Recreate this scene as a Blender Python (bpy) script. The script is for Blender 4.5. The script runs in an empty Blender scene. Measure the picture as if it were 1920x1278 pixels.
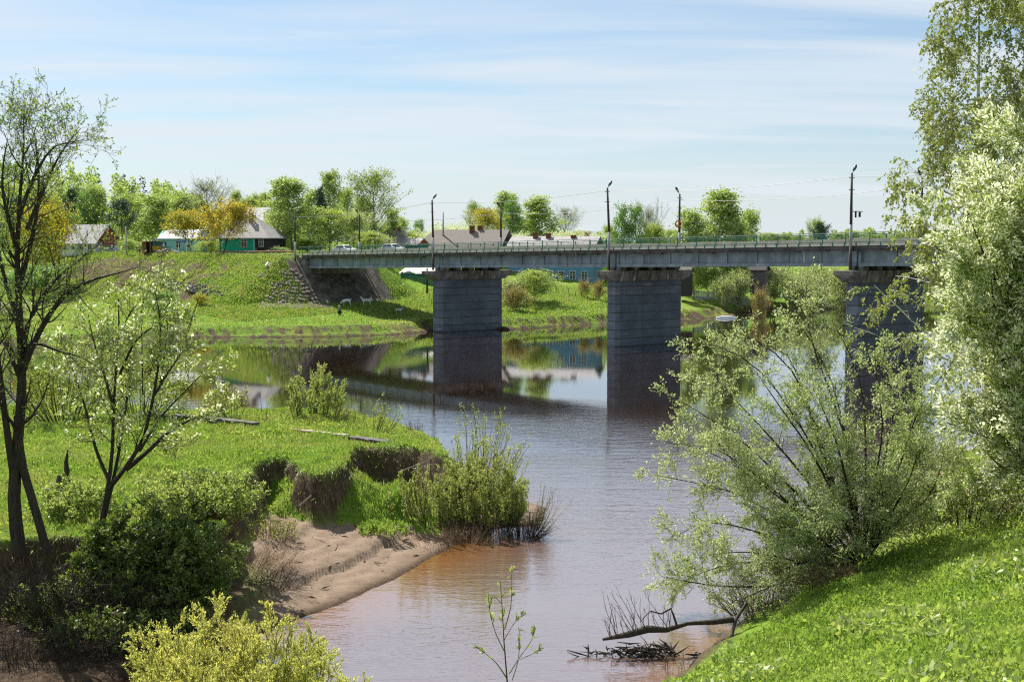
import bpy, math, random
import numpy as np
from mathutils import Vector, Quaternion, Matrix
random.seed(3)
RNG = np.random.default_rng(11)
SC = bpy.context.scene
COL = SC.collection
rad = math.radians

# ------------------------------------------------------------------ camera, sky, sun, exposure
CAM_H = 12.0
PITCH = 4.05
cam_d = bpy.data.cameras.new('camera')
cam_d.sensor_width = 36.0
cam_d.lens = 50.0
cam_d.clip_start = 0.5
cam_d.clip_end = 6000.0
cam = bpy.data.objects.new('camera', cam_d)
COL.objects.link(cam)
cam.location = (0, 0, CAM_H)
cam.rotation_euler = (rad(90 - PITCH), 0, 0)
SC.camera = cam

SUN_AZ, SUN_EL = -35.0, 50.0          # degrees: azimuth from +Y towards +X, elevation
sun_dir = Vector((math.sin(rad(SUN_AZ)) * math.cos(rad(SUN_EL)), math.cos(rad(SUN_AZ)) * math.cos(rad(SUN_EL)), math.sin(rad(SUN_EL))))
sd_ = bpy.data.lights.new('sun', 'SUN')
sd_.energy = 5.0
sd_.angle = rad(0.5)
sd_.color = (1.0, 0.95, 0.86)
sun = bpy.data.objects.new('sun', sd_)
COL.objects.link(sun)
sun.rotation_euler = sun_dir.to_track_quat('Z', 'Y').to_euler()
sun.location = (0, 0, 100)

world = bpy.data.worlds.new('World')
SC.world = world
world.use_nodes = True
wn, wl = world.node_tree.nodes, world.node_tree.links
wn.clear()
w_out = wn.new('ShaderNodeOutputWorld')
w_bg = wn.new('ShaderNodeBackground')
w_bg.inputs['Strength'].default_value = 0.062
sky = wn.new('ShaderNodeTexSky')
sky.sky_type = 'NISHITA'
sky.sun_disc = False
sky.sun_elevation = rad(SUN_EL)
sky.sun_rotation = rad(SUN_AZ)
sky.altitude = 100
sky.air_density = 0.9
sky.dust_density = 0.8
sky.ozone_density = 1.6
tc = wn.new('ShaderNodeTexCoord')
sep = wn.new('ShaderNodeSeparateXYZ')
wl.new(tc.outputs['Generated'], sep.inputs[0])
def wmath(op, a, b=None, c=None):
    n = wn.new('ShaderNodeMath'); n.operation = op
    for i, v in enumerate((a, b, c)):
        if v is None: continue
        if isinstance(v, (int, float)): n.inputs[i].default_value = v
        else: wl.new(v, n.inputs[i])
    return n.outputs[0]
zc = wmath('ADD', wmath('MAXIMUM', sep.outputs[2], 0.0), 0.10)
px_ = wmath('DIVIDE', sep.outputs[0], zc)
py_ = wmath('DIVIDE', sep.outputs[1], zc)
comb = wn.new('ShaderNodeCombineXYZ')
wl.new(px_, comb.inputs[0]); wl.new(py_, comb.inputs[1])
mp = wn.new('ShaderNodeMapping')
mp.inputs['Rotation'].default_value = (0, 0, rad(16))
mp.inputs['Scale'].default_value = (0.36, 1.05, 1.0)
wl.new(comb.outputs[0], mp.inputs[0])
nz1 = wn.new('ShaderNodeTexNoise')
nz1.inputs['Scale'].default_value = 1.1
nz1.inputs['Detail'].default_value = 6
nz1.inputs['Roughness'].default_value = 0.55
nz1.inputs['Distortion'].default_value = 0.6
wl.new(mp.outputs[0], nz1.inputs['Vector'])
mp2 = wn.new('ShaderNodeMapping')
mp2.inputs['Rotation'].default_value = (0, 0, rad(20))
mp2.inputs['Scale'].default_value = (0.55, 2.8, 1.0)
wl.new(comb.outputs[0], mp2.inputs[0])
nz2 = wn.new('ShaderNodeTexNoise')
nz2.inputs['Scale'].default_value = 1.0
nz2.inputs['Detail'].default_value = 5
nz2.inputs['Distortion'].default_value = 0.3
wl.new(mp2.outputs[0], nz2.inputs['Vector'])
def wramp(v, a, b):
    n = wn.new('ShaderNodeMapRange'); n.interpolation_type = 'SMOOTHSTEP'
    wl.new(v, n.inputs[0]); n.inputs[1].default_value = a; n.inputs[2].default_value = b
    return n.outputs[0]
c1 = wramp(nz1.outputs['Fac'], 0.33, 0.64)
c2 = wramp(nz2.outputs['Fac'], 0.40, 0.72)
cc = wmath('MINIMUM', wmath('ADD', wmath('MULTIPLY', c1, 0.80), wmath('MULTIPLY', c2, 0.45)), 0.95)
# thin veil grows towards the horizon
low = wramp(sep.outputs[2], 0.42, 0.0)
cc = wmath('MULTIPLY', cc, wmath('ADD', wmath('MULTIPLY', low, 0.15), 0.80))
cc = wmath('ADD', wmath('MULTIPLY', cc, 0.82), 0.13)
hz = wramp(sep.outputs[2], 0.13, -0.03)
cc = wmath('MAXIMUM', cc, wmath('MULTIPLY', hz, 0.93))
wmx = wn.new('ShaderNodeMix'); wmx.data_type = 'RGBA'
tint = wn.new('ShaderNodeMix'); tint.data_type = 'RGBA'; tint.blend_type = 'MULTIPLY'; tint.inputs[0].default_value = 1.0; tint.inputs[7].default_value = (0.82, 0.97, 1.06, 1)
wl.new(sky.outputs[0], tint.inputs[6])
wl.new(cc, wmx.inputs[0]); wl.new(tint.outputs[2], wmx.inputs[6])
wmx.inputs[7].default_value = (7.0, 7.6, 8.2, 1)
wl.new(wmx.outputs[2], w_bg.inputs['Color'])
wl.new(w_bg.outputs[0], w_out.inputs['Surface'])

SC.view_settings.view_transform = 'Standard'
SC.view_settings.look = 'None'
SC.view_settings.gamma = 1.0
SC.view_settings.exposure = 0.85
SC.cycles.max_bounces = 8
SC.cycles.diffuse_bounces = 3
SC.cycles.glossy_bounces = 3
SC.cycles.transmission_bounces = 4
SC.cycles.transparent_max_bounces = 6
SC.cycles.use_denoising = False
SC.cycles.filter_width = 1.15

# ------------------------------------------------------------------ helpers
F = 2667.0
_cp, _sp = math.cos(rad(PITCH)), math.sin(rad(PITCH))
def ray(u, v):
    a, b = (u - 960) / F, (639 - v) / F
    return (a, _cp + b * _sp, -_sp + b * _cp)
def G(u, v, z=0.0):
    """where the line of sight through a photo pixel meets height z"""
    d = ray(u, v); t = (z - CAM_H) / d[2]
    return (d[0] * t, d[1] * t)
def W(u, v, Y):
    """the point on that line of sight at distance Y"""
    d = ray(u, v); t = Y / d[1]
    return np.array((d[0] * t, Y, CAM_H + d[2] * t))

def tag(o, label=None, cat=None, group=None, kind=None):
    if label: o['label'] = label
    if cat: o['category'] = cat
    if group: o['group'] = group
    if kind: o['kind'] = kind
    return o
def empty(name, loc=(0, 0, 0), rz=0.0, label=None, cat=None, group=None):
    o = bpy.data.objects.new(name, None); COL.objects.link(o)
    o.location = loc; o.rotation_euler = (0, 0, rz); o.empty_display_size = 0.3
    return tag(o, label, cat, group)
def mesh_np(name, V, Q=None, T=None, smooth=False):
    me = bpy.data.meshes.new(name)
    nq = 0 if Q is None else len(Q); nt = 0 if T is None else len(T)
    me.vertices.add(len(V)); me.vertices.foreach_set('co', np.ascontiguousarray(V, dtype=np.float32).ravel())
    idx = []
    if nq: idx.append(np.asarray(Q, dtype=np.int32).ravel())
    if nt: idx.append(np.asarray(T, dtype=np.int32).ravel())
    idx = np.concatenate(idx) if idx else np.zeros(0, np.int32)
    me.loops.add(len(idx)); me.loops.foreach_set('vertex_index', idx)
    me.polygons.add(nq + nt)
    starts = np.concatenate([np.arange(nq) * 4, nq * 4 + np.arange(nt) * 3]).astype(np.int32)
    me.polygons.foreach_set('loop_start', starts)
    if smooth: me.polygons.foreach_set('use_smooth', np.ones(nq + nt, dtype=bool))
    me.update(calc_edges=True)
    return me
def obj_np(name, me, mat, parent=None, loc=None):
    o = bpy.data.objects.new(name, me); COL.objects.link(o)
    if mat is not None and not me.materials: me.materials.append(mat)
    if parent is not None: o.parent = parent
    if loc is not None: o.location = loc
    return o
class MB:
    """collects boxes, prisms and tubes; build() links them as one mesh"""
    def __init__(s): s.v = []; s.f = []; s.m = []
    def add(s, vs, fs, mi=0):
        b = len(s.v); s.v += [tuple(map(float, x)) for x in vs]
        for f in fs: s.f.append([b + i for i in f]); s.m.append(mi)
    def hexa(s, p, mi=0):
        s.add(p, [(0, 3, 2, 1), (4, 5, 6, 7), (0, 1, 5, 4), (1, 2, 6, 5), (2, 3, 7, 6), (3, 0, 4, 7)], mi)
    def box(s, x0, x1, y0, y1, z0, z1, mi=0):
        s.hexa([(x0, y0, z0), (x1, y0, z0), (x1, y1, z0), (x0, y1, z0), (x0, y0, z1), (x1, y0, z1), (x1, y1, z1), (x0, y1, z1)], mi)
    def prism(s, poly, z0, z1, mi=0, fn=None, top=None):
        n = len(poly); top = top or poly
        vs = [(x, y, z0) for x, y in poly] + [(x, y, z1) for x, y in top]
        if fn: vs = [fn(*v) for v in vs]
        s.add(vs, [tuple(range(n))[::-1], tuple(range(n, 2 * n))] + [(i, (i + 1) % n, n + (i + 1) % n, n + i) for i in range(n)], mi)
    def tube(s, pts, radii, K=6, mi=0, cap=True):
        pts = [Vector(p) for p in pts]; n = len(pts)
        if isinstance(radii, (int, float)): radii = [radii] * n
        vs = []
        for i, p in enumerate(pts):
            d = (pts[min(i + 1, n - 1)] - pts[max(i - 1, 0)]).normalized()
            a = d.cross(Vector((0, 0, 1))) if abs(d.z) < 0.95 else d.cross(Vector((1, 0, 0)))
            a.normalize(); b = d.cross(a)
            for k in range(K):
                t = 2 * math.pi * k / K
                vs.append(p + (a * math.cos(t) + b * math.sin(t)) * radii[i])
        fs = [(i * K + k, i * K + (k + 1) % K, (i + 1) * K + (k + 1) % K, (i + 1) * K + k) for i in range(n - 1) for k in range(K)]
        if cap: fs += [tuple(range(K))[::-1], tuple(range((n - 1) * K, n * K))]
        s.add(vs, fs, mi)
    def build(s, name, mats, parent=None, loc=None, smooth=False):
        me = bpy.data.meshes.new(name); me.from_pydata(s.v, [], s.f)
        if not isinstance(mats, (list, tuple)): mats = [mats]
        for m in mats: me.materials.append(m)
        me.polygons.foreach_set('material_index', s.m)
        if smooth: me.polygons.foreach_set('use_smooth', [True] * len(s.f))
        me.update()
        o = bpy.data.objects.new(name, me); COL.objects.link(o)
        if parent is not None: o.parent = parent
        if loc is not None: o.location = loc
        return o
def copy_tree(o, parent=None):
    c = o.copy(); COL.objects.link(c); c.parent = parent
    for ch in o.children:
        copy_tree(ch, c)
    return c

# value noise, vectorised
_PT = np.random.default_rng(5).random((256, 256))
def vnoise(x, y):
    xi, yi = np.floor(x).astype(int), np.floor(y).astype(int)
    fx, fy = x - xi, y - yi
    fx = fx * fx * (3 - 2 * fx); fy = fy * fy * (3 - 2 * fy)
    g = lambda a, b: _PT[a & 255, b & 255]
    return (g(xi, yi) * (1 - fx) + g(xi + 1, yi) * fx) * (1 - fy) + (g(xi, yi + 1) * (1 - fx) + g(xi + 1, yi + 1) * fx) * fy
def fbm(x, y, o=4):
    s = 0; a = 0.5; t = 0
    for i in range(o):
        s = s + a * vnoise(x + 17.3 * i, y - 9.1 * i); t += a; x = x * 2.03; y = y * 2.03; a *= 0.5
    return s / t
def sst(x, a, b):
    t = np.clip((x - a) / (b - a), 0, 1); return t * t * (3 - 2 * t)
def sdist(poly, X, Y):
    """signed distance to a polygon, positive inside"""
    P = np.array(poly, float); d = np.full(X.shape, 1e9); ins = np.zeros(X.shape, bool)
    n = len(P)
    for i in range(n):
        ax, ay = P[i]; bx, by = P[(i + 1) % n]
        ex, ey = bx - ax, by - ay
        t = np.clip(((X - ax) * ex + (Y - ay) * ey) / (ex * ex + ey * ey + 1e-12), 0, 1)
        d = np.minimum(d, np.hypot(X - ax - t * ex, Y - ay - t * ey))
        c = ((ay > Y) != (by > Y)) & (X < (bx - ax) * (Y - ay) / ((by - ay) if by != ay else 1e-12) + ax)
        ins ^= c
    return np.where(ins, d, -d)
def dseg(a, b, X, Y):
    ex, ey = b[0] - a[0], b[1] - a[1]
    t = np.clip(((X - a[0]) * ex + (Y - a[1]) * ey) / (ex * ex + ey * ey), 0, 1)
    return np.hypot(X - a[0] - t * ex, Y - a[1] - t * ey), t

# ------------------------------------------------------------------ materials
def new_mat(name):
    m = bpy.data.materials.new(name); m.use_nodes = True
    nt = m.node_tree; nt.nodes.clear()
    return m, nt.nodes, nt.links
def N(ns, t, **kw):
    n = ns.new(t)
    for k, v in kw.items(): setattr(n, k, v)
    return n
def noise_fac(ns, ls, scale=(1, 1, 1), s=1.0, detail=4, coord='Object', lo=0.35, hi=0.65, rough=0.55):
    t = N(ns, 'ShaderNodeTexCoord'); m = N(ns, 'ShaderNodeMapping'); m.inputs['Scale'].default_value = scale
    z = N(ns, 'ShaderNodeTexNoise'); z.inputs['Scale'].default_value = s; z.inputs['Detail'].default_value = detail
    z.inputs['Roughness'].default_value = rough
    r = N(ns, 'ShaderNodeMapRange'); r.interpolation_type = 'SMOOTHSTEP'
    r.inputs[1].default_value = lo; r.inputs[2].default_value = hi
    ls.new(t.outputs[coord], m.inputs[0]); ls.new(m.outputs[0], z.inputs['Vector']); ls.new(z.outputs['Fac'], r.inputs[0])
    return r.outputs[0]
def mixc(ns, ls, fac, a, b, mode='MIX'):
    m = N(ns, 'ShaderNodeMix', data_type='RGBA', blend_type=mode)
    for i, v in ((0, fac), (6, a), (7, b)):
        if isinstance(v, (int, float)): m.inputs[i].default_value = v
        elif isinstance(v, tuple): m.inputs[i].default_value = (*v, 1) if len(v) == 3 else v
        else: ls.new(v, m.inputs[i])
    return m.outputs[2]
def surf(name, a, b=None, scale=(1, 1, 1), s=2.0, lo=0.35, hi=0.65, rough=0.8, extra=None, bump=0.0, bs=20.0, spec=0.3, metal=0.0, detail=5):
    """two-tone noise surface; extra = (colour, scale, s, lo, hi) adds stains"""
    m, ns, ls = new_mat(name)
    o = N(ns, 'ShaderNodeOutputMaterial'); p = N(ns, 'ShaderNodeBsdfPrincipled')
    p.inputs['Roughness'].default_value = rough; p.inputs['Specular IOR Level'].default_value = spec
    p.inputs['Metallic'].default_value = metal
    if b is None: b = tuple(x * 0.7 for x in a)
    c = mixc(ns, ls, noise_fac(ns, ls, scale, s, detail, lo=lo, hi=hi), a, b)
    for ex in (extra or []):
        c = mixc(ns, ls, noise_fac(ns, ls, ex[1], ex[2], 5, lo=ex[3], hi=ex[4]), c, ex[0])
    ls.new(c, p.inputs['Base Color'])
    if bump:
        t = N(ns, 'ShaderNodeTexCoord'); z = N(ns, 'ShaderNodeTexNoise'); z.inputs['Scale'].default_value = bs; z.inputs['Detail'].default_value = 5
        bm = N(ns, 'ShaderNodeBump'); bm.inputs['Strength'].default_value = bump; bm.inputs['Distance'].default_value = 0.05
        ls.new(t.outputs['Object'], z.inputs['Vector']); ls.new(z.outputs['Fac'], bm.inputs['Height']); ls.new(bm.outputs[0], p.inputs['Normal'])
    ls.new(p.outputs[0], o.inputs[0])
    return m
def leafmat(name, a, b, c=None, trans=0.45, gloss=0.04, tt=(1.15, 1.2, 0.6)):
    """thin leaves: each leaf its own tone, light passes through"""
    m, ns, ls = new_mat(name)
    o = N(ns, 'ShaderNodeOutputMaterial'); g = N(ns, 'ShaderNodeNewGeometry')
    col = mixc(ns, ls, g.outputs['Random Per Island'], a, b)
    big = noise_fac(ns, ls, (1, 1, 1), 0.45, 3, lo=0.4, hi=0.62)
    col = mixc(ns, ls, big, col, mixc(ns, ls, 1.0, col, c if c else (0.86, 0.93, 0.8), 'MULTIPLY') if c is None else c) if c is None else mixc(ns, ls, N_mul(ns, ls, big, 0.6), col, c)
    d = N(ns, 'ShaderNodeBsdfDiffuse'); t = N(ns, 'ShaderNodeBsdfTranslucent'); ls.new(col, d.inputs['Color'])
    tcol = mixc(ns, ls, 1.0, col, tt, 'MULTIPLY'); ls.new(tcol, t.inputs['Color'])
    x = N(ns, 'ShaderNodeMixShader'); x.inputs[0].default_value = trans
    ls.new(d.outputs[0], x.inputs[1]); ls.new(t.outputs[0], x.inputs[2])
    gl = N(ns, 'ShaderNodeBsdfGlossy'); gl.inputs['Roughness'].default_value = 0.5; gl.inputs['Color'].default_value = (1, 1, 1, 1)
    y = N(ns, 'ShaderNodeMixShader'); y.inputs[0].default_value = gloss
    ls.new(x.outputs[0], y.inputs[1]); ls.new(gl.outputs[0], y.inputs[2]); ls.new(y.outputs[0], o.inputs[0])
    return m
def N_mul(ns, ls, v, k):
    n = N(ns, 'ShaderNodeMath', operation='MULTIPLY'); ls.new(v, n.inputs[0]); n.inputs[1].default_value = k
    return n.outputs[0]

M = {}
M['concrete'] = surf('weathered_concrete', (0.24, 0.29, 0.33), (0.16, 0.195, 0.23), (1, 1, 1), 0.8, extra=[((0.13, 0.13, 0.13), (2.2, 2.2, 0.16), 1.0, 0.55, 0.75), ((0.40, 0.42, 0.42), (1.4, 1.4, 0.1), 1.7, 0.62, 0.74)], bump=0.25)
M['concrete_dark'] = surf('stained_concrete', (0.22, 0.20, 0.18), (0.11, 0.10, 0.09), (1, 1, 1), 0.9, extra=[((0.45, 0.43, 0.40), (2.5, 2.5, 0.4), 0.9, 0.60, 0.68), ((0.05, 0.045, 0.04), (3, 3, 0.2), 0.8, 0.5, 0.7)], bump=0.4, bs=8)
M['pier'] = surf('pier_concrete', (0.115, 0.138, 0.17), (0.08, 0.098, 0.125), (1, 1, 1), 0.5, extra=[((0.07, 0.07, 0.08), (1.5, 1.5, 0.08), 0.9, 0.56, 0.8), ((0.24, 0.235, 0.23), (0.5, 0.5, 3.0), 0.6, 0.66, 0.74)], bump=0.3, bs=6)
M['barrier'] = surf('pale_concrete', (0.74, 0.68, 0.56), (0.60, 0.54, 0.43), (1, 1, 1), 0.6, extra=[((0.2, 0.18, 0.15), (4, 4, 0.2), 1.0, 0.6, 0.8)])
M['slab_shade'] = surf('shade_dark_concrete', (0.10, 0.09, 0.085), (0.05, 0.045, 0.04), (1, 1, 1), 1.2, extra=[((0.24, 0.23, 0.22), (3, 3, 0.5), 0.8, 0.66, 0.72)])  # stained deck concrete, darkened to paint in the shadow below the overhang
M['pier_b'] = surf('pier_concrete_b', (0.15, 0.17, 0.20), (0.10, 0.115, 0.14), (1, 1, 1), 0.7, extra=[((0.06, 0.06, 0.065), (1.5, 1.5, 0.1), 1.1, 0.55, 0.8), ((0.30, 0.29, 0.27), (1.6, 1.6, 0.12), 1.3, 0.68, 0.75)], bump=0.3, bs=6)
M['tide'] = surf('wet_tide_band', (0.06, 0.055, 0.05), (0.035, 0.032, 0.03), s=2, rough=.5, bump=.4)
M['asphalt'] = surf('asphalt', (0.16, 0.155, 0.15), (0.11, 0.11, 0.108), s=3)
M['green_paint'] = surf('green_paint', (0.04, 0.20, 0.15), (0.03, 0.13, 0.10), s=3, rough=0.5, extra=[((0.18, 0.12, 0.08), (2, 2, 2), 3, 0.66, 0.75)])
M['rail_cap'] = surf('pale_green_paint', (0.42, 0.50, 0.44), (0.25, 0.36, 0.30), s=1.5, rough=0.5)
M['pole_dark'] = surf('dark_pole', (0.09, 0.07, 0.06), (0.05, 0.04, 0.035), (4, 4, .5), 2)
M['pole_grey'] = surf('grey_pole', (0.40, 0.41, 0.42), (0.28, 0.28, 0.29), (3, 3, .6), 2)
M['lamp'] = surf('dark_lamp_metal', (0.07, 0.07, 0.08), (0.04, 0.04, 0.045), rough=0.4)
M['lamp_glass'] = surf('lamp_glass', (0.5, 0.52, 0.5), (0.45, 0.47, 0.45), rough=0.2)
M['wire'] = surf('wire', (0.16, 0.16, 0.17), (0.12, 0.12, 0.12), rough=0.5)
M['white_wire'] = surf('pale_cable', (0.6, 0.6, 0.62), (0.5, 0.5, 0.5), rough=0.5)
M['bark'] = surf('dark_bark', (0.055, 0.042, 0.032), (0.028, 0.022, 0.018), (6, 6, 1.5), 2, bump=0.6, bs=14)
M['bark_grey'] = surf('grey_bark', (0.15, 0.13, 0.105), (0.07, 0.06, 0.05), (6, 6, 1.5), 2, bump=0.4, bs=14)
M['bark_olive'] = surf('willow_bark', (0.13, 0.12, 0.06), (0.07, 0.065, 0.035), (6, 6, 1.5), 2)
M['birch_bark'] = surf('birch_bark', (0.55, 0.54, 0.50), (0.14, 0.13, 0.12), (1, 1, 3.5), 2.2, lo=0.5, hi=0.62)
M['dead'] = surf('dry_stalks', (0.30, 0.20, 0.12), (0.15, 0.10, 0.06), s=3)
M['pale_dead'] = surf('pale_dead_wood', (0.42, 0.36, 0.28), (0.26, 0.21, 0.16), s=3)
M['old_timber'] = surf('old_timber', (0.13, 0.12, 0.11), (0.06, 0.055, 0.05), (1, 1, 6), 2, bump=0.5)
M['stone'] = surf('revetment_stone', (0.24, 0.205, 0.17), (0.15, 0.13, 0.11), s=1.5, bump=0.5, bs=5)
M['rubble'] = surf('broken_rubble', (0.26, 0.25, 0.25), (0.14, 0.13, 0.13), s=2.5, bump=0.5, bs=5)
M['brick'] = surf('red_brick', (0.20, 0.07, 0.045), (0.13, 0.05, 0.035), s=4)
M['black'] = surf('black', (0.012, 0.012, 0.014), (0.02, 0.02, 0.02), rough=0.5)
M['white'] = surf('white_paint', (0.75, 0.75, 0.73), (0.62, 0.62, 0.6), s=2)
def glassmat():
    m, ns, ls = new_mat('window_glass'); o = N(ns, 'ShaderNodeOutputMaterial'); p = N(ns, 'ShaderNodeBsdfPrincipled')
    p.inputs['Base Color'].default_value = (0.03, 0.035, 0.04, 1); p.inputs['Roughness'].default_value = 0.08
    ls.new(p.outputs[0], o.inputs[0]); return m
M['glass'] = glassmat()
# leaves
M['lf_tree'] = leafmat('young_green_leaves', (0.109, 0.181, 0.032), (0.232, 0.319, 0.065))
M['lf_left'] = leafmat('dark_young_leaves', (0.12, 0.19, 0.04), (0.30, 0.38, 0.09), trans=0.5)
M['lf_cherry'] = leafmat('bird_cherry_leaves', (0.17, 0.24, 0.055), (0.44, 0.50, 0.17), trans=0.55, tt=(1.15, 1.15, 0.75))
M['flower'] = leafmat('white_blossom', (0.80, 0.80, 0.60), (0.88, 0.88, 0.74), (0.78, 0.80, 0.58), trans=0.55, tt=(1.05, 1.05, 0.95))
M['lf_willow'] = leafmat('grey_green_willow', (0.28, 0.34, 0.15), (0.56, 0.62, 0.34), trans=0.5, gloss=0.04, tt=(1.1, 1.1, 0.8))
M['lf_shrub'] = leafmat('fresh_shrub_leaves', (0.24, 0.28, 0.07), (0.46, 0.49, 0.18), trans=0.5, tt=(1.1, 1.1, 0.75))
M['lf_yellow'] = leafmat('yellow_catkins', (0.48, 0.48, 0.11), (0.76, 0.72, 0.28), trans=0.5, gloss=0.01, tt=(1.05, 1.05, 0.75))
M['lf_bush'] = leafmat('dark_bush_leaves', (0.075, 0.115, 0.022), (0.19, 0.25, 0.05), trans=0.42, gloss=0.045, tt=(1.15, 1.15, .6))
M['lf_birch'] = leafmat('birch_leaves', (0.18, 0.21, 0.05), (0.34, 0.36, 0.11), trans=0.5)
M['lf_weed'] = leafmat('ground_weed_leaves', (0.13, 0.24, 0.035), (0.32, 0.44, 0.09), (0.38, 0.46, 0.12), trans=0.5, gloss=0.008, tt=(1.1, 1.1, 0.75))
M['lf_grass'] = leafmat('grass_blades', (0.15, 0.26, 0.03), (0.30, 0.40, 0.08), (0.36, 0.36, 0.12), trans=0.45, tt=(1.1, 1.1, 0.75))
M['lf_dry'] = leafmat('dry_grass_blades', (0.34, 0.26, 0.13), (0.50, 0.42, 0.24), trans=0.4)
M['lf_dry2'] = leafmat('hanging_dead_roots', (0.12, 0.085, 0.05), (0.26, 0.20, 0.12), trans=0.25)
M['old_leaf'] = leafmat('dark_debris', (0.05, 0.035, 0.025), (0.10, 0.075, 0.05), trans=0.1)
M['far_green'] = leafmat('far_green_leaves', (0.24, 0.32, 0.07), (0.46, 0.54, 0.16), trans=0.5, tt=(1.1, 1.1, .7))
M['far_birch'] = leafmat('far_birch_leaves', (0.27, 0.35, 0.09), (0.48, 0.56, 0.20), trans=0.5, tt=(1.1, 1.1, .75))
M['far_dark'] = leafmat('far_needles', (0.022, 0.054, 0.036), (0.072, 0.126, 0.072), trans=0.15)
M['far_larch'] = leafmat('far_larch_needles', (0.14, 0.26, 0.08), (0.27, 0.40, 0.14), trans=0.45)
M['far_yellow'] = leafmat('far_yellow_leaves', (0.351, 0.286, 0.026), (0.546, 0.442, 0.065), (0.286, 0.325, 0.039), trans=0.5)
M['far_orange'] = leafmat('far_orange_leaves', (0.42, 0.29, 0.04), (0.60, 0.46, 0.08), (0.40, 0.40, 0.06), trans=0.5)
M['far_white'] = leafmat('far_white_blossom', (0.48, 0.54, 0.26), (0.80, 0.82, 0.60), trans=0.45, tt=(1, 1, .85))
M['far_brown'] = leafmat('far_brown_twigs', (0.280, 0.210, 0.088), (0.455, 0.385, 0.158), trans=0.3)
M['far_greygreen'] = leafmat('far_greygreen_leaves', (0.32, 0.38, 0.16), (0.52, 0.57, 0.27), trans=0.45, tt=(1.1, 1.1, .75))
# ------------------------------------------------------------------ the bridge frame: a runs along the bridge (to the right and nearer), q across it (away)
P0 = np.array((-9.97, 186.0))
E1 = np.array((0.6423, -0.7664)); E2 = np.array((0.7664, 0.6423))
SPAN = 33.0; BW = 10.7
def fr(a, q, z): return (P0[0] + E1[0] * a + E2[0] * q, P0[1] + E1[1] * a + E2[1] * q, z)
def zd(a): return 10.45 + 0.017 * a
BR_ANG = math.atan2(E1[1], E1[0])

# ------------------------------------------------------------------ shorelines (z = 0) and bank tops
FAR_LAND = [G(-330, 690), G(0, 656), G(130, 649), G(370, 633), G(600, 631), G(740, 627), G(800, 622), G(822, 617), G(900, 617), G(945, 618), G(1040, 612), G(1150, 607), G(1290, 601),
            G(1340, 596), G(1400, 588), G(1500, 581), G(1590, 576), G(1750, 573), G(1950, 570), G(2300, 567), (900, 900), (1500, 3200), (-3200, 3200), (-3200, 100), (-300, 100)]
def off(p, dx, dy): return (p[0] + dx, p[1] + dy)
PEN = [G(545, 1165), G(640, 1130), G(740, 1085), G(830, 1035), G(890, 1002), G(940, 988), G(1015, 985), G(1020, 960), off(G(835, 850, 2.7), 4.5, 1.5), off(G(780, 805, 2.7), 2, 2.5),
       off(G(720, 785, 2.7), 1, 3), off(G(640, 772, 2.7), 0, 3), off(G(350, 770, 2.7), 0, 3), off(G(0, 762, 2.7), 0, 3), off(G(-500, 755, 2.7), 0, 3), (-300, 85), (-300, 38),
       (-60, 38.0), G(-100, 1292), G(150, 1292), G(250, 1270), G(340, 1240), G(425, 1210), G(490, 1187)]
TOP = [G(845, 866, 2.7), G(835, 850, 2.7), G(780, 805, 2.7), G(720, 785, 2.7), G(640, 772, 2.7), G(350, 770, 2.7), G(0, 762, 2.7), G(-500, 755, 2.7), (-300, 82), (-300, 43), G(-500, 1020, 2.8),
       G(0, 1010, 2.8), G(150, 1002, 2.8), G(300, 988, 2.8), G(400, 962, 2.8), G(432, 925, 2.8), G(445, 905, 2.8), G(470, 888, 2.8), G(490, 866, 2.8), G(540, 860, 2.8), G(566, 880, 2.8), G(600, 886, 2.8),
       G(650, 872, 2.8), G(662, 842, 2.8), G(690, 833, 2.8), G(750, 836, 2.8), G(805, 846, 2.8)]
NEAR = [G(1250, 1290), G(1340, 1205), G(1430, 1135), G(1490, 1095), G(1570, 1035), G(1690, 935), G(1790, 865), G(1900, 800), G(2100, 745), G(2500, 705), (190, 160), (3200, 260), (3200, -900), (-3200, -900), (-3200, 31), (-60, 31), (-12, 29.5), (-3, 30.5)]
LOBE_A, LOBE_B = G(610, 866, 2.8), G(722, 925, 1.5)
PATH = [G(1955, 960, 3.0), G(1850, 912, 2.6), G(1800, 880, 2.3), G(1785, 850, 2.2), G(1760, 820, 2.2), G(1700, 790, 2.0)]
PATH = [PATH[0], PATH[1], PATH[2], PATH[3], PATH[4]]

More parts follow.
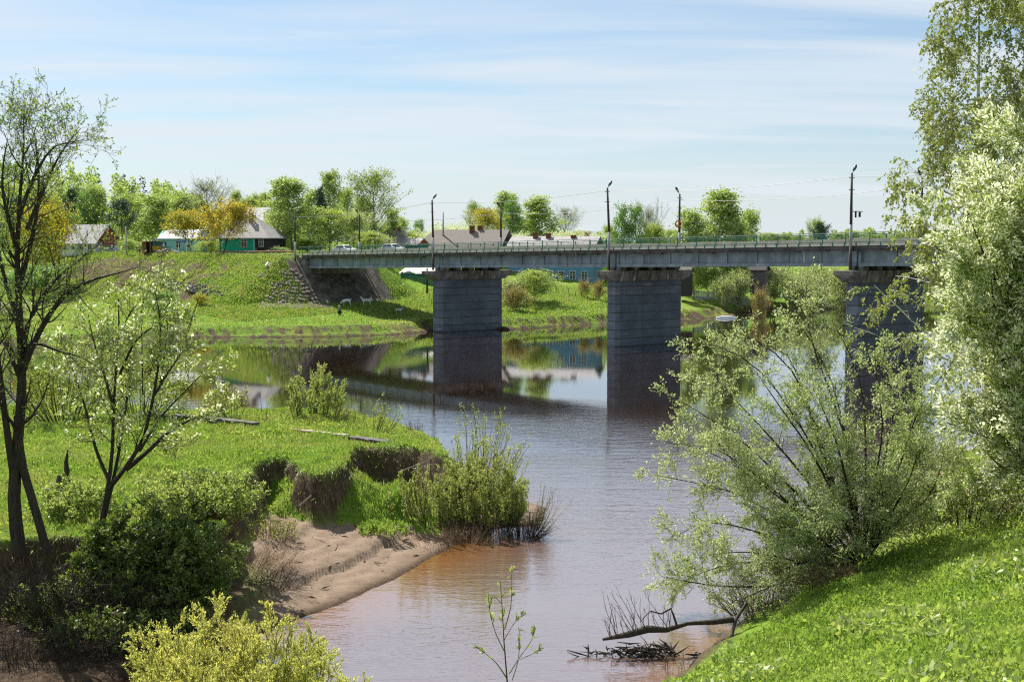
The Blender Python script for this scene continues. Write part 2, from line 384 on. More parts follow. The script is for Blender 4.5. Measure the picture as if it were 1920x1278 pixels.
def terrain(X, Y):
    """height and cover masks of the ground"""
    X = np.asarray(X, float); Y = np.asarray(Y, float)
    nb = fbm(X * 0.9 + 3, Y * 0.9); nm = fbm(X * 0.18, Y * 0.18 + 50); nf = fbm(X * 2.6 + 7, Y * 2.6 + 1, 3)
    wob = (nb - 0.5) * 1.1
    # far bank
    sF = sdist(FAR_LAND, X, Y) + (nm - 0.5) * 3.0 + wob * 1.2
    a = (X - P0[0]) * E1[0] + (Y - P0[1]) * E1[1]; q = (X - P0[0]) * E2[0] + (Y - P0[1]) * E2[1]
    beyond = sst(q, 8, 26)
    demb = np.hypot(np.maximum(a + 35.0, 0), np.maximum(np.maximum(-2.2 - q, q - (BW + 2.2)), 0))
    m1 = 1.15 * sst(demb, 24, 7) + 0.25 + 0.85 * sst(sF, 1.0, 2.6) + 0.018 * np.clip(sF, 0, 60) + (nm - 0.5) * 0.5
    m2 = 0.25 + 0.9 * sst(sF, 1.0, 2.6) + 0.115 * np.clip(sF - 2, 0, 62) + (nm - 0.5) * 0.8
    farz = m1 * (1 - beyond) + m2 * beyond
    farz = farz + (nb - 0.5) * 0.25 * sst(sF, 0, 4)
    plat = 9.75 * sst(-a, 36, 52) * sst(q, 0, 6)
    farz = np.maximum(farz, plat)
    # the road embankment and its end cone, rougher on its flank
    da = np.maximum(a + 35.0, 0); dq = np.maximum(np.maximum(-2.2 - q, q - (BW + 2.2)), 0)
    d = np.hypot(da, dq)
    hum = (fbm(X * 0.35, Y * 0.35 + 9) - 0.5) * 2.2 * sst(d, 0.5, 5) * sst(d, 16, 9)
    d = np.hypot(da * 1.42, dq)
    emb = 9.72 - d / (1.55 + 0.5 * sst(-a, 45, 90)) + hum * sst(-a, 37, 45) + (nf - 0.5) * 0.25 * sst(d, 0.3, 1.5)
    farz = np.where(sF > -2, np.maximum(farz, emb), emb)
    far_on = (sF > 0) | (emb > 0)
    zF = np.where(sF > 0, farz, np.maximum(-0.30 * -sF, -2.2)); zF = np.where(sF > 0, zF, np.maximum(zF, emb))
    # near left spit: sand bar, and the bank top above it
    sP = sdist(PEN, X, Y) + wob * 0.25
    sT = sdist(TOP, X, Y) + wob * 0.7
    sand = 0.08 * sst(sP, 0, 0.3) + 0.085 * np.clip(sP, 0, 12) + 0.26 * sst(sP + (nb - .5) * 0.35 + (nf - .5) * .3, 1.95, 2.05) + 0.12 * sst(sP + (nm - .5) * 2 + (nf - .5) * .5, 5.0, 5.12) + (nf - .5) * 0.03 + 0.03 * np.sin(sP * 7 + nb * 5) * sst(sP, 0.4, 1.2)
    topz = 2.8 + (nm - 0.5) * 0.5 + (nb - 0.5) * 0.35 + (nf - 0.5) * 0.12
    cliff = sst(sT, -0.75, 0.12)
    gentle = sst(sT, -3.0, 0.4)
    back = sst(Y + 0.0 * X, 62, 68) * sst(-X, -3, 3)
    cl = cliff * (1 - back) + gentle * back
    zP = sand * (1 - cl) + topz * cl
    dl, tl = dseg(LOBE_A, LOBE_B, X, Y)
    lobe = (2.85 - 1.15 * tl) - np.maximum(dl - 0.6, 0) * (0.75) + (nb - 0.5) * 0.9 + (nf - 0.5) * 0.3
    zP = np.maximum(zP, np.where(dl < 4.5, lobe, -9))
    zP = np.where(sP > 0, zP, np.maximum(0.22 * sP, -2.2))
    # near right and camera bank
    sN = sdist(NEAR, X, Y) + wob * 0.35
    zN = 0.22 * sst(sN, 0, 0.4) + 0.35 * np.clip(sN, 0, 60)
    zN = 10.15 - np.log1p(np.exp(np.clip((10.15 - zN) * 1.6, -30, 30))) / 1.6
    zN = zN + (nm - 0.5) * 0.5 * sst(sN, 0.5, 4) + (nb - 0.5) * 0.18 * sst(sN, 0, 2)
    zN = np.where(sN > 0, zN, np.maximum(0.35 * sN, -2.2))
    z = np.maximum(np.maximum(zF, zP), zN)
    # masks
    far = zF >= z - 1e-9; pen = (zP >= z - 1e-9) & ~far; near = ~far & ~pen
    lobem = np.clip(1.2 - np.abs(zP - lobe) * 20, 0, 1) * (dl < 4.5)
    left_shade = sst(-X, 7.6, 9.2) * sst(-Y, -50, -46)  # left bank foot: dark soil that also paints in the bank's deep shade
    sandm = np.where(pen, (1 - sst(cl, 0.0, 0.10)) * (1 - lobem) * (1 - left_shade), 0)
    face = np.where(pen, sst(cl, 0.02, 0.2) * (1 - sst(cl, 0.93, 1.0)) * (1 - lobem) * (1 - back * 0.7), 0)
    bankm = np.where(far & (z < 9), sst(sF, 3.6, 2.0) * sst(nf + nb * .8, 0.78, 1.0), 0)
    bankm = np.where(near, sst(sN, 1.1, 0.3), bankm)
    sc = sst(d, 0.8, 2.5) * sst(d, 12.5, 10) * sst(-a, 38, 46) * sst(a, -110, -92)
    scar = np.where(far, sc * sst(fbm(a * 0.16 + 3, d * 0.5) * .6 + fbm(X * .7, Y * .7) * .4, 0.36, 0.50), 0)
    dirt = np.clip(np.maximum(np.maximum(np.maximum(face, np.where(pen, left_shade * (1 - sst(cl, .9, 1)), 0)), bankm), scar), 0, 1)
    dirt = np.maximum(dirt, np.where((z < 0.02), 1, 0))
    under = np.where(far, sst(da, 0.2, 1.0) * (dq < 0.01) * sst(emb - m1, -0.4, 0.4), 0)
    pm = np.zeros_like(z)
    for i in range(len(PATH) - 1):
        dd, _ = dseg(PATH[i], PATH[i + 1], X, Y); pm = np.maximum(pm, sst(dd + (nb - 0.5) * 0.9, 1.0, 0.45))
    pm = np.where(near, pm, 0)
    patch = sst(fbm(X * 0.12 + 40, Y * 0.12), 0.50, 0.66) * np.where(far, 0.75, 0.35)
    return z, sandm, dirt, under, pm, patch
def wetness(z): return sst(z, 0.16, 0.05) * (z > -0.3)
def tz(x, y): return float(terrain(np.array([x]), np.array([y]))[0][0])

def polar(rs, th):
    R, T = np.meshgrid(rs, th, indexing='ij')
    X = R * np.sin(T); Y = R * np.cos(T)
    n, m = R.shape
    i = np.arange(n - 1)[:, None] * m + np.arange(m - 1)[None, :]
    Q = np.stack([i, i + 1, i + m + 1, i + m], -1).reshape(-1, 4)[:, ::-1]
    return X.ravel(), Y.ravel(), Q
rs = np.concatenate([np.geomspace(0.3, 14, 50), np.geomspace(14.1, 34, 120), np.geomspace(34.15, 90, 300), np.geomspace(90.4, 300, 260), np.geomspace(303, 3000, 60)])
th = np.concatenate([np.radians(np.linspace(-180, -26, 50)), np.radians(np.linspace(-25.6, 25.6, 430)), np.radians(np.linspace(26, 180, 50))])
X, Y, Q = polar(rs, th)
Z, a_sand, a_dirt, a_conc, a_path, a_dry = terrain(X, Y)
me = mesh_np('ground', np.stack([X, Y, Z], 1), Q, smooth=True)
for nm_, arr in (('sand', a_sand), ('dirt', a_dirt), ('slab', a_conc), ('path', a_path), ('dry', a_dry), ('wet', wetness(Z))):
    at = me.attributes.new(nm_, 'FLOAT', 'POINT'); at.data.foreach_set('value', arr.astype(np.float32))
def ground_mat():
    m, ns, ls = new_mat('ground_cover')
    o = N(ns, 'ShaderNodeOutputMaterial'); p = N(ns, 'ShaderNodeBsdfPrincipled')
    p.inputs['Roughness'].default_value = 0.95; p.inputs['Specular IOR Level'].default_value = 0.12
    def at(n): x = N(ns, 'ShaderNodeAttribute'); x.attribute_name = n; return x.outputs['Fac']
    g = mixc(ns, ls, noise_fac(ns, ls, s=0.35, lo=.3, hi=.7), (0.15, 0.27, 0.02), (0.22, 0.34, 0.035))
    g = mixc(ns, ls, noise_fac(ns, ls, s=2.3, detail=8, lo=.3, hi=.72, rough=.7), g, (0.08, 0.16, 0.015))
    g = mixc(ns, ls, N_mul(ns, ls, at('dry'), 0.55), g, (0.28, 0.26, 0.07))
    dm = noise_fac(ns, ls, s=3.0, detail=8, lo=.25, hi=.75, rough=.7)
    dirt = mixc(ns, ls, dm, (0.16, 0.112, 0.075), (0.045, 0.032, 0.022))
    sand = mixc(ns, ls, noise_fac(ns, ls, s=1.3, detail=9, lo=.3, hi=.7, rough=.7), (0.245, 0.182, 0.132), (0.175, 0.127, 0.092))
    sand = mixc(ns, ls, noise_fac(ns, ls, s=9, detail=4, lo=.62, hi=.75), sand, (0.16, 0.11, 0.08))
    c = mixc(ns, ls, at('sand'), g, sand)
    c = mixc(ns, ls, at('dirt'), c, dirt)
    c = mixc(ns, ls, at('path'), c, (0.36, 0.27, 0.17))
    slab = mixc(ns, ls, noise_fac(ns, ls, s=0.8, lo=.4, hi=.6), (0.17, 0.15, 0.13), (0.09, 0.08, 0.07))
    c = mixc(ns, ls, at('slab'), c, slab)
    wetc = mixc(ns, ls, 1.0, c, (0.45, 0.40, 0.36), 'MULTIPLY'); c = mixc(ns, ls, at('wet'), c, wetc)
    ls.new(c, p.inputs['Base Color'])
    t = N(ns, 'ShaderNodeTexCoord'); z = N(ns, 'ShaderNodeTexNoise'); z.inputs['Scale'].default_value = 4.0; z.inputs['Detail'].default_value = 9; z.inputs['Roughness'].default_value = .68
    mr = N(ns, 'ShaderNodeMath', operation='MULTIPLY_ADD'); ls.new(at('sand'), mr.inputs[0]); mr.inputs[1].default_value = -0.55; mr.inputs[2].default_value = 0.9
    bm = N(ns, 'ShaderNodeBump'); bm.inputs['Distance'].default_value = 0.28
    ls.new(mr.outputs[0], bm.inputs['Strength'])
    ls.new(t.outputs['Object'], z.inputs['Vector']); ls.new(z.outputs['Fac'], bm.inputs['Height']); ls.new(bm.outputs[0], p.inputs['Normal'])
    ls.new(p.outputs[0], o.inputs[0])
    return m
M['ground'] = ground_mat()
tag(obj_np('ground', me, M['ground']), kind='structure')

# ------------------------------------------------------------------ river
rs2 = np.concatenate([np.geomspace(20, 34, 30), np.geomspace(34.5, 300, 240), np.geomspace(304, 3000, 30)])
th2 = np.concatenate([np.radians(np.linspace(-100, -27, 30)), np.radians(np.linspace(-26.5, 26.5, 260)), np.radians(np.linspace(27, 100, 30))])
X, Y, Q = polar(rs2, th2)
tzv = terrain(X, Y)[0]
me = mesh_np('river_water', np.stack([X, Y, np.zeros_like(X)], 1), Q[:, ::-1])
sP_ = sdist(PEN, X, Y); sN_ = sdist(NEAR, X, Y)
shal = np.maximum(np.maximum(sst(sP_, -4.6, 0.5) * sst(-Y, -60, -55) * sst(X, -9.5, -7.5), sst(sN_, -2.2, 0.0) * 0.75), sst(tzv, -0.35, 0.0) * 0.5 * sst(X, -9.5, -7.5))  # amber shallows left out at far left, so shade there stays dark
turb_sky = sst(-Y, -108, -46) * sst(X, -11, -7)  # murky water, stretched outward to paint in missing sky reflection; none by shaded bank
for nm_, arr in (('shallow', shal), ('turbid_sky', turb_sky)):
    at = me.attributes.new(nm_, 'FLOAT', 'POINT'); at.data.foreach_set('value', arr.astype(np.float32))
def water_mat():
    m, ns, ls = new_mat('river_water')
    o = N(ns, 'ShaderNodeOutputMaterial')
    def at(n): x = N(ns, 'ShaderNodeAttribute'); x.attribute_name = n; return x.outputs['Fac']
    body = mixc(ns, ls, at('turbid_sky'), (0.016, 0.007, 0.004), (0.155, 0.105, 0.092))
    sh = N(ns, 'ShaderNodeMath', operation='POWER'); ls.new(at('shallow'), sh.inputs[0]); sh.inputs[1].default_value = 1.3
    body = mixc(ns, ls, sh.outputs[0], body, (0.22, 0.092, 0.026))
    d = N(ns, 'ShaderNodeBsdfDiffuse'); ls.new(body, d.inputs['Color'])
    g = N(ns, 'ShaderNodeBsdfGlossy'); g.inputs['Roughness'].default_value = 0.03; g.inputs['Color'].default_value = (0.95, 0.95, 0.97, 1)
    fr_ = N(ns, 'ShaderNodeFresnel'); fr_.inputs['IOR'].default_value = 1.8
    mx = N(ns, 'ShaderNodeMixShader'); fm = N(ns, 'ShaderNodeMath', operation='MULTIPLY_ADD', use_clamp=True); ls.new(fr_.outputs[0], fm.inputs[0]); fm.inputs[1].default_value = 1.12; fm.inputs[2].default_value = 0.05; fa = N(ns, 'ShaderNodeMath', operation='MULTIPLY_ADD', use_clamp=True); ls.new(at('turbid_sky'), fa.inputs[0]); fa.inputs[1].default_value = 0.10; ls.new(fm.outputs[0], fa.inputs[2]); ls.new(fa.outputs[0], mx.inputs[0]); ls.new(d.outputs[0], mx.inputs[1]); ls.new(g.outputs[0], mx.inputs[2])
    t = N(ns, 'ShaderNodeTexCoord')
    def nz(scale, s, det=3, rot=0):
        mp_ = N(ns, 'ShaderNodeMapping'); mp_.inputs['Scale'].default_value = scale; mp_.inputs['Rotation'].default_value = (0, 0, rot)
        z = N(ns, 'ShaderNodeTexNoise'); z.inputs['Scale'].default_value = s; z.inputs['Detail'].default_value = det
        z.inputs['Distortion'].default_value = 0.4
        ls.new(t.outputs['Object'], mp_.inputs[0]); ls.new(mp_.outputs[0], z.inputs['Vector']); return z.outputs['Fac']
    big = nz((0.6, 1.3, 1), 1.0, 3, rad(12)); small = nz((1.6, 3.2, 1), 2.0, 3, rad(-10))
    ad = N(ns, 'ShaderNodeMath', operation='MULTIPLY_ADD'); ls.new(small, ad.inputs[0]); ad.inputs[1].default_value = 0.45; ls.new(big, ad.inputs[2])
    patch = nz((0.02, 0.05, 1), 1.0, 3)
    pr = N(ns, 'ShaderNodeMapRange'); ls.new(patch, pr.inputs[0]); pr.inputs[1].default_value = 0.42; pr.inputs[2].default_value = 0.62; pr.inputs[3].default_value = 0.35; pr.inputs[4].default_value = 1.0
    # calm mirror far out, a riffle where the two streams meet
    sx = N(ns, 'ShaderNodeSeparateXYZ'); ls.new(t.outputs['Object'], sx.inputs[0])
    r1 = N(ns, 'ShaderNodeMapRange'); r1.interpolation_type = 'SMOOTHSTEP'; ls.new(sx.outputs[1], r1.inputs[0]); r1.inputs[1].default_value = 112; r1.inputs[2].default_value = 62; r1.inputs[3].default_value = 0.03; r1.inputs[4].default_value = 0.8
    ml = N(ns, 'ShaderNodeMath', operation='MULTIPLY'); ls.new(pr.outputs[0], ml.inputs[0]); ls.new(r1.outputs[0], ml.inputs[1])
    b = N(ns, 'ShaderNodeBump'); b.inputs['Distance'].default_value = 0.055; ls.new(ml.outputs[0], b.inputs['Strength'])
    ls.new(ad.outputs[0], b.inputs['Height'])
    for n in (g, fr_): ls.new(b.outputs[0], n.inputs['Normal'])
    ls.new(mx.outputs[0], o.inputs[0])
    return m
M['water'] = water_mat()
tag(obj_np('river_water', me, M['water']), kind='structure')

# ------------------------------------------------------------------ road on the embankment
rd = MB()
pts = [-260, -200, -150, -110, -80, -60, -45, -34.5]
for i in range(len(pts) - 1):
    a0, a1 = pts[i], pts[i + 1]
    rd.hexa([fr(a0, 1.5, 9.4), fr(a1, 1.5, 9.4), fr(a1, BW - 1.5, 9.4), fr(a0, BW - 1.5, 9.4), fr(a0, 1.5, 9.86), fr(a1, 1.5, 9.86), fr(a1, BW - 1.5, 9.86), fr(a0, BW - 1.5, 9.86)])
tag(rd.build('road', M['asphalt']), kind='structure')

# ------------------------------------------------------------------ bridge
K0, K1 = -1, 4
bridge = empty('road_bridge', (P0[0], P0[1], 0), 0, 'long grey concrete road bridge with green railings crossing the dark river', 'bridge')
def local(o):  # parts are written in world metres; shift them under the root
    o.parent = bridge; o.location = (-P0[0], -P0[1], 0); return o
def bar(mb, a0, a1, q0, q1, z0, z1, mi=0):
    mb.hexa([fr(a0, q0, zd(a0) + z0), fr(a1, q0, zd(a1) + z0), fr(a1, q1, zd(a1) + z0), fr(a0, q1, zd(a0) + z0),
             fr(a0, q0, zd(a0) + z1), fr(a1, q0, zd(a1) + z1), fr(a1, q1, zd(a1) + z1), fr(a0, q1, zd(a0) + z1)][::1], mi)
A0, A1 = K0 * SPAN - 1.0, K1 * SPAN
# deck: slab, sidewalks, roadway
mb = MB()
for k in range(K0, K1):
    a0, a1 = k * SPAN + 0.02, (k + 1) * SPAN - 0.02
    bar(mb, a0, a1, 0.0, BW, -0.42, -0.16)                 # slab
    bar(mb, a0, a1, 0.05, 1.35, -0.16, 0.0)                # near sidewalk
    bar(mb, a0, a1, BW - 1.35, BW - 0.05, -0.16, 0.0)
    # worn drip edge below the slab: uneven blocks
    a = a0
    while a < a1 - 0.6:
        L = random.uniform(0.5, 2.6); b = min(a + L, a1)
        bar(mb, a, b - 0.05, 0.05, 0.55, -0.42 - random.uniform(0.08, 0.26), -0.42)
        a = b
local(mb.build('deck', M['slab_shade']))
mb = MB()
for k in range(K0, K1):
    a0, a1 = k * SPAN + 0.02, (k + 1) * SPAN - 0.02
    bar(mb, a0, a1, -0.03, 0.30, -0.10, 0.045); bar(mb, a0, a1, BW - 0.30, BW + 0.03, -0.10, 0.045)
local(mb.build('deck_edge', M['barrier']))
mb = MB(); bar(mb, A0, A1, 1.62, BW - 1.62, -0.16, -0.05); local(mb.build('roadway', M['asphalt']))
# barriers of pale concrete blocks between sidewalk and road
for q0 in (1.35, BW - 1.60):
    mb = MB(); a = K0 * SPAN
    while a < A1:
        hb = 0.56 + random.uniform(-0.03, 0.05)
        bar(mb, a, a + 5.86, q0, q0 + 0.25, -0.16, hb); a += 5.9
    local(mb.build('kerb_barrier', M['barrier']))
# beams
for k in range(K0, K1):
    for j, qb in enumerate((0.95, 3.1, 5.35, 7.6, BW - 0.95)):
        mb = MB(); a0, a1 = k * SPAN + 0.12, (k + 1) * SPAN - 0.12
        bar(mb, a0, a1, qb - 0.10, qb + 0.10, -1.72, -0.42)
        bar(mb, a0, a1, qb - 0.28, qb + 0.28, -2.05, -1.72)
        bar(mb, a0, a1, qb - 0.24, qb + 0.24, -0.60, -0.425)
        n = 8
        for i in range(n + 1):
            aa = a0 + 0.14 + (a1 - a0 - 0.28) * i / n
            w = 0.30 if i in (0, n) else 0.09
            bar(mb, aa - w / 2, aa + w / 2, qb - 0.25, qb + 0.25, -1.72, -0.60)
        local(mb.build('girder', M['concrete']))
# piers
def plan(half_a, q0, q1, ch, chl=None):
    return [(-half_a + ch, q0), (half_a - ch, q0), (half_a, q0 + ch), (half_a, q1 - ch), (half_a - ch, q1), (-half_a + ch, q1), (-half_a, q1 - ch), (-half_a, q0 + ch)]
for k in range(0, K1):
    ac = k * SPAN; zt = zd(ac) - 2.05
    mb = MB(); z = -2.0; i = 0
    f_ = lambda x, y, z: fr(ac + x, y, z)
    zs = zt - 1.55
    while z < zs - 0.01:
        z1 = min(z + 0.98, zs)
        e = random.uniform(-0.02, 0.02)
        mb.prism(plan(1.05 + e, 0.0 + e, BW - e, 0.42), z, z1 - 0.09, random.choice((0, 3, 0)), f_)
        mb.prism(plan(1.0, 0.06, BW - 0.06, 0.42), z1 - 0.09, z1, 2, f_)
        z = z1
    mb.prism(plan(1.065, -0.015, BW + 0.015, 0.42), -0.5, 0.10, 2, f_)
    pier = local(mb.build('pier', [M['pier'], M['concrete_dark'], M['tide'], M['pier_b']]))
    mb = MB()
    lo = [(-1.0, -0.2), (1.0, -0.2), (1.0, BW + 0.2), (-1.0, BW + 0.2)]
    hi = [(-1.15, -1.45), (1.15, -1.45), (1.15, BW + 1.45), (-1.15, BW + 1.45)]
    mb.prism(lo, zs + 0.002, zs + 0.75, 0, f_, top=hi)
    mb.prism(hi, zs + 0.752, zt - 0.42, 0, f_)
    c = mb.build('pier_cap', M['concrete_dark']); c.parent = pier
    for qb in (0.95, 3.1, 5.35, 7.6, BW - 0.95):
        for s in (-0.55, 0.55):
            mb = MB()
            x, y, _ = fr(ac + s, qb, 0); zz = zt - 0.42
            mb.hexa([fr(ac + s - .3, qb - .4, zz + .002), fr(ac + s + .3, qb - .4, zz + .002), fr(ac + s + .3, qb + .4, zz + .002), fr(ac + s - .3, qb + .4, zz + .002),
                     fr(ac + s - .3, qb - .4, zt - .012), fr(ac + s + .3, qb - .4, zt - .012), fr(ac + s + .3, qb + .4, zt - .012), fr(ac + s - .3, qb + .4, zt - .012)])
            c = mb.build('bearing', M['concrete_dark']); c.parent = pier
# abutments
for ac, s in ((-33.0, 1), (K1 * SPAN, -1)):
    mb = MB()
    zt = zd(ac) - 2.05
    def hx(a0, a1, q0, q1, z0, z1): mb.hexa([fr(a0, q0, z0), fr(a1, q0, z0), fr(a1, q1, z0), fr(a0, q1, z0), fr(a0, q0, z1), fr(a1, q0, z1), fr(a1, q1, z1), fr(a0, q1, z1)])
    a_, b_ = sorted((ac - 1.6 * s, ac + 0.9 * s)); hx(a_, b_, 0.15, BW - 0.15, 3.0, zt - 0.01)
    a_, b_ = sorted((ac - 1.6 * s, ac - 0.15 * s)); hx(a_, b_, 0.10, BW - 0.1, zt, zd(ac) - 0.44)
    a_, b_ = sorted((ac - 5.5 * s, ac - 1.62 * s)); hx(a_, b_, 0.12, 0.5, 6.5, zd(ac) - 0.1); hx(a_, b_, BW - .5, BW - .12, 6.5, zd(ac) - 0.1)
    a_, b_ = sorted((ac + 0.0 * s, ac + 0.8 * s)); hx(a_, b_, 0.02, 0.60, zt - 0.7, zd(ac) - 0.75)
    local(mb.build('abutment', M['concrete_dark']))
# railings
for side, q0 in ((0, 0.16), (1, BW - 0.16)):
    mb = MB(); a = A0 - 0.2; i = 0
    aa = A0
    mb2 = MB()
    step = 2.75
    while aa < A1:
        ab = min(aa + step, A1)
        bar(mb, aa - 0.04, aa + 0.04, q0 - 0.04, q0 + 0.04, 0.0, 1.12)
        bar(mb2, aa, ab, q0 - 0.035, q0 + 0.035, 1.10, 1.165)
        bar(mb, aa + 0.05, ab - 0.05, q0 - 0.02, q0 + 0.02, 0.22, 0.27)
        bar(mb, aa + 0.05, ab - 0.05, q0 - 0.02, q0 + 0.02, 0.95, 0.99)
        x = aa + 0.16
        while x < ab - 0.1:
            bar(mb, x - 0.006, x + 0.006, q0 - 0.006, q0 + 0.006, 0.27, 0.95); x += 0.16
        aa = ab
    x = A0
    while side == 0 and x < A1: bar(mb, x - 0.05, x + 0.05, -0.10, -0.035, -0.16, 0.22); x += 1.375
    r = local(mb.build('railing', M['green_paint']))
    h = mb2.build('handrail', M['rail_cap']); h.parent = r
# drain pipe staining block ends: broken pale corner on the caps is in the material

# street lamps on the piers
def lamp_post(k, far, H, label, extra=False, tilt=0.0):
    a = k * SPAN; q = (BW + 0.35) if far else -0.40
    if k == -1: a -= 1.2
    z0 = (zd(a) - 2.35) if k >= 0 else zd(a) - 1.6
    x, y, _ = fr(a, q, 0)
    e = empty('street_lamp', (x, y, z0), 0, label, 'street lamp', 'lamp posts along the bridge')
    H0 = zd(a) - z0; top = H0 + H
    mb = MB(); mb.tube([(0, 0, 0), (0, 0, H0 - 0.2)], [0.15, 0.15], 8, 0); mb.tube([(0, 0, H0 - 0.2), (0, 0, H0 + 1.9)], [0.15, 0.145], 8, 1)
    mb.tube([(0, 0, H0 + 1.9), (tilt, 0, top)], [0.142, 0.10], 8, 0)
    mb.build('pole', [M['pole_dark'], M['pole_grey']], e, smooth=True)
    s = -1 if far else 1
    d = Vector((E2[0], E2[1], 0)) * (0.75 * s * (1 if not far else 1))
    mb = MB(); p0 = Vector((tilt, 0, top - 0.15)); p1 = p0 + d * 0.25 + Vector((0, 0, 0.32)); p2 = p0 + d * 0.95 + Vector((0, 0, 0.95))
    mb.tube([p0, p1], [0.035, 0.035], 6)
    mb.build('lamp_arm', M['lamp'], e)
    mb = MB(); mb.tube([p1, p1.lerp(p2, .25), p1.lerp(p2, .7), p2], [0.04, 0.13, 0.15, 0.05], 8)
    mb.build('lamp_head', M['lamp'], e, smooth=True)
    for hh in (0.5, 1.6): mb = MB(); mb.box(-0.28 + tilt, 0.28 + tilt, -0.03, 0.03, top - hh, top - hh + 0.06); mb.build('bracket', M['lamp'], e)
    if extra:
        mb = MB(); mb.box(0.12, 1.1, -0.03, 0.03, H0 + 3.1, H0 + 3.17); mb.box(0.35, 0.5, -0.06, 0.06, H0 + 2.55, H0 + 3.1); mb.box(0.7, 0.9, -0.06, 0.06, H0 + 2.6, H0 + 3.08)
        mb.build('side_equipment', M['black'], e)
    return Vector((x + tilt, y, z0 + top - 0.3))
tops_n = [lamp_post(-1, False, 5.9, 'grey lamp post at the left end of the bridge, by the abutment'),
          lamp_post(0, False, 6.75, 'dark lamp post standing on the near end of the leftmost river pier', tilt=-0.12),
          lamp_post(1, False, 6.85, 'dark lamp post on the near end of the middle pier, leaning slightly', tilt=-0.22),
          lamp_post(2, False, 6.75, 'tall dark lamp post with small boxes hung on a side bracket', extra=True)]
tops_f = [lamp_post(-1, True, 6.1, 'thin lamp post on the far side just left of the silver car'),
          lamp_post(0, True, 5.9, 'lamp post on the far railing in front of the brown roofed house'),
          lamp_post(1, True, 6.4, 'far side lamp post with red wreath halfway up its shaft'),
          lamp_post(2, True, 6.6, 'far side lamp post partly behind the hanging birch twigs')]
def wire(p, q_, sag, label, r=0.022, mat='wire', name='overhead_wire', cat='wire', grp='wires strung between the lamp posts'):
    pts = []
    for i in range(13):
        t = i / 12; v = Vector(p).lerp(Vector(q_), t); v.z -= sag * 4 * t * (1 - t); pts.append(v)
    mb = MB(); o = pts[0]; mb.tube([v - o for v in pts], r, 4)
    ob = mb.build(name, M[mat], loc=o); tag(ob, label, cat, grp); return ob
beyond_n = Vector(fr(3 * SPAN, -0.4, zd(99) + 6.5))
nm3 = ['wire from the abutment lamp post to the leftmost pier post', 'wire between the lamp posts of the left and middle piers', 'wire between the middle pier post and the tall right post', 'wire running right from the tall post into the birch']
for i, (p, q_) in enumerate(zip(tops_n, tops_n[1:] + [beyond_n])): wire(p, q_, 0.5, nm3[i])
nm4 = ['wire above the parked silver car between two far posts', 'wire between the far posts either side of the middle pier', 'wire between the far middle post and the post by the birch']
for i, (p, q_) in enumerate(zip(tops_f, tops_f[1:])): wire(p - Vector((0, 0, .4)), q_ - Vector((0, 0, .4)), 0.6, nm4[i])
# wreath on the far middle post
x, y, z = fr(SPAN, BW + 0.1, zd(SPAN) + 2.9)
mb = MB(); mb.tube([(0.32 * math.cos(t), 0, 0.32 * math.sin(t)) for t in np.linspace(0, 2 * math.pi, 13)], 0.10, 6)
mb2 = MB()
w_ = mb.build('red_wreath', surf('red_cloth', (0.5, 0.06, 0.05), (0.35, 0.04, 0.04)), loc=(x, y, z), smooth=True)
tag(w_, 'small red wreath tied to a far side lamp post', 'wreath')
# pale cable slanting under the deck
wire(Vector(W(985, 500, 182)), Vector(W(1152, 524, 168)), 0.25, 'pale cable slanting down below the deck towards the middle pier', r=0.06, mat='white_wire', name='hanging_cable', cat='cable', grp=None)
# ------------------------------------------------------------------ plants
def nrm(v): return v / (np.linalg.norm(v, axis=-1, keepdims=True) + 1e-9)
def tangent(P):
    d = np.empty_like(P); d[:, 1:-1] = P[:, 2:] - P[:, :-2]; d[:, 0] = P[:, 1] - P[:, 0]; d[:, -1] = P[:, -1] - P[:, -2]
    return nrm(d)
def grow(r, P, D, L, S=6, wander=0.15, up=0.05):
    """polylines grown from many starts at once"""
    n = len(P); out = np.zeros((n, S + 1, 3)); out[:, 0] = P; d = nrm(D)
    up = np.broadcast_to(np.asarray(up, float), (n,))
    for s in range(S):
        d = d + r.normal(0, wander, (n, 3)); d[:, 2] += up; d = nrm(d)
        out[:, s + 1] = out[:, s] + d * (L / S)[:, None]
    return out
def at_t(P, t):
    """points and tangents at fraction t on polyline i"""
    n, m, _ = P.shape; T = tangent(P); x = t * (m - 1); i = np.minimum(x.astype(int), m - 2); f = (x - i)[:, None]; k = np.arange(n)
    return P[k, i] * (1 - f) + P[k, i + 1] * f, T[k, i]
def kids(r, P, R, per, t0, t1, ang, angj, ln, prof=None, S=5, wander=0.15, up=0.05, rr=0.5, flat=0.0):
    """side branches: per = how many on each polyline"""
    n = len(P); per = np.broadcast_to(np.asarray(per, int), (n,)); idx = np.repeat(np.arange(n), per)
    t = r.uniform(t0, t1, len(idx)); base, tan = at_t(P[idx], t)
    rnd = nrm(r.normal(0, 1, (len(idx), 3))); rnd[:, 2] *= (1 - flat)
    side = nrm(rnd - (rnd * tan).sum(1, keepdims=True) * tan)
    a = np.radians(np.clip(r.normal(ang, angj, len(idx)), 8, 110))[:, None]
    d = tan * np.cos(a) + side * np.sin(a)
    length = np.broadcast_to(np.asarray(ln, float), (n,))[idx] * (prof(t) if prof else (1.1 - 0.55 * t)) * r.uniform(0.65, 1.25, len(idx))
    rad_p = R[idx, 0] * (1 - t) + R[idx, -1] * t
    Q = grow(r, base, d, length, S, wander, up)
    r0 = np.minimum(rad_p * 0.8, rad_p * rr + 0.0)
    RR = r0[:, None] * np.linspace(1, 0.25, S + 1)[None]
    return Q, RR
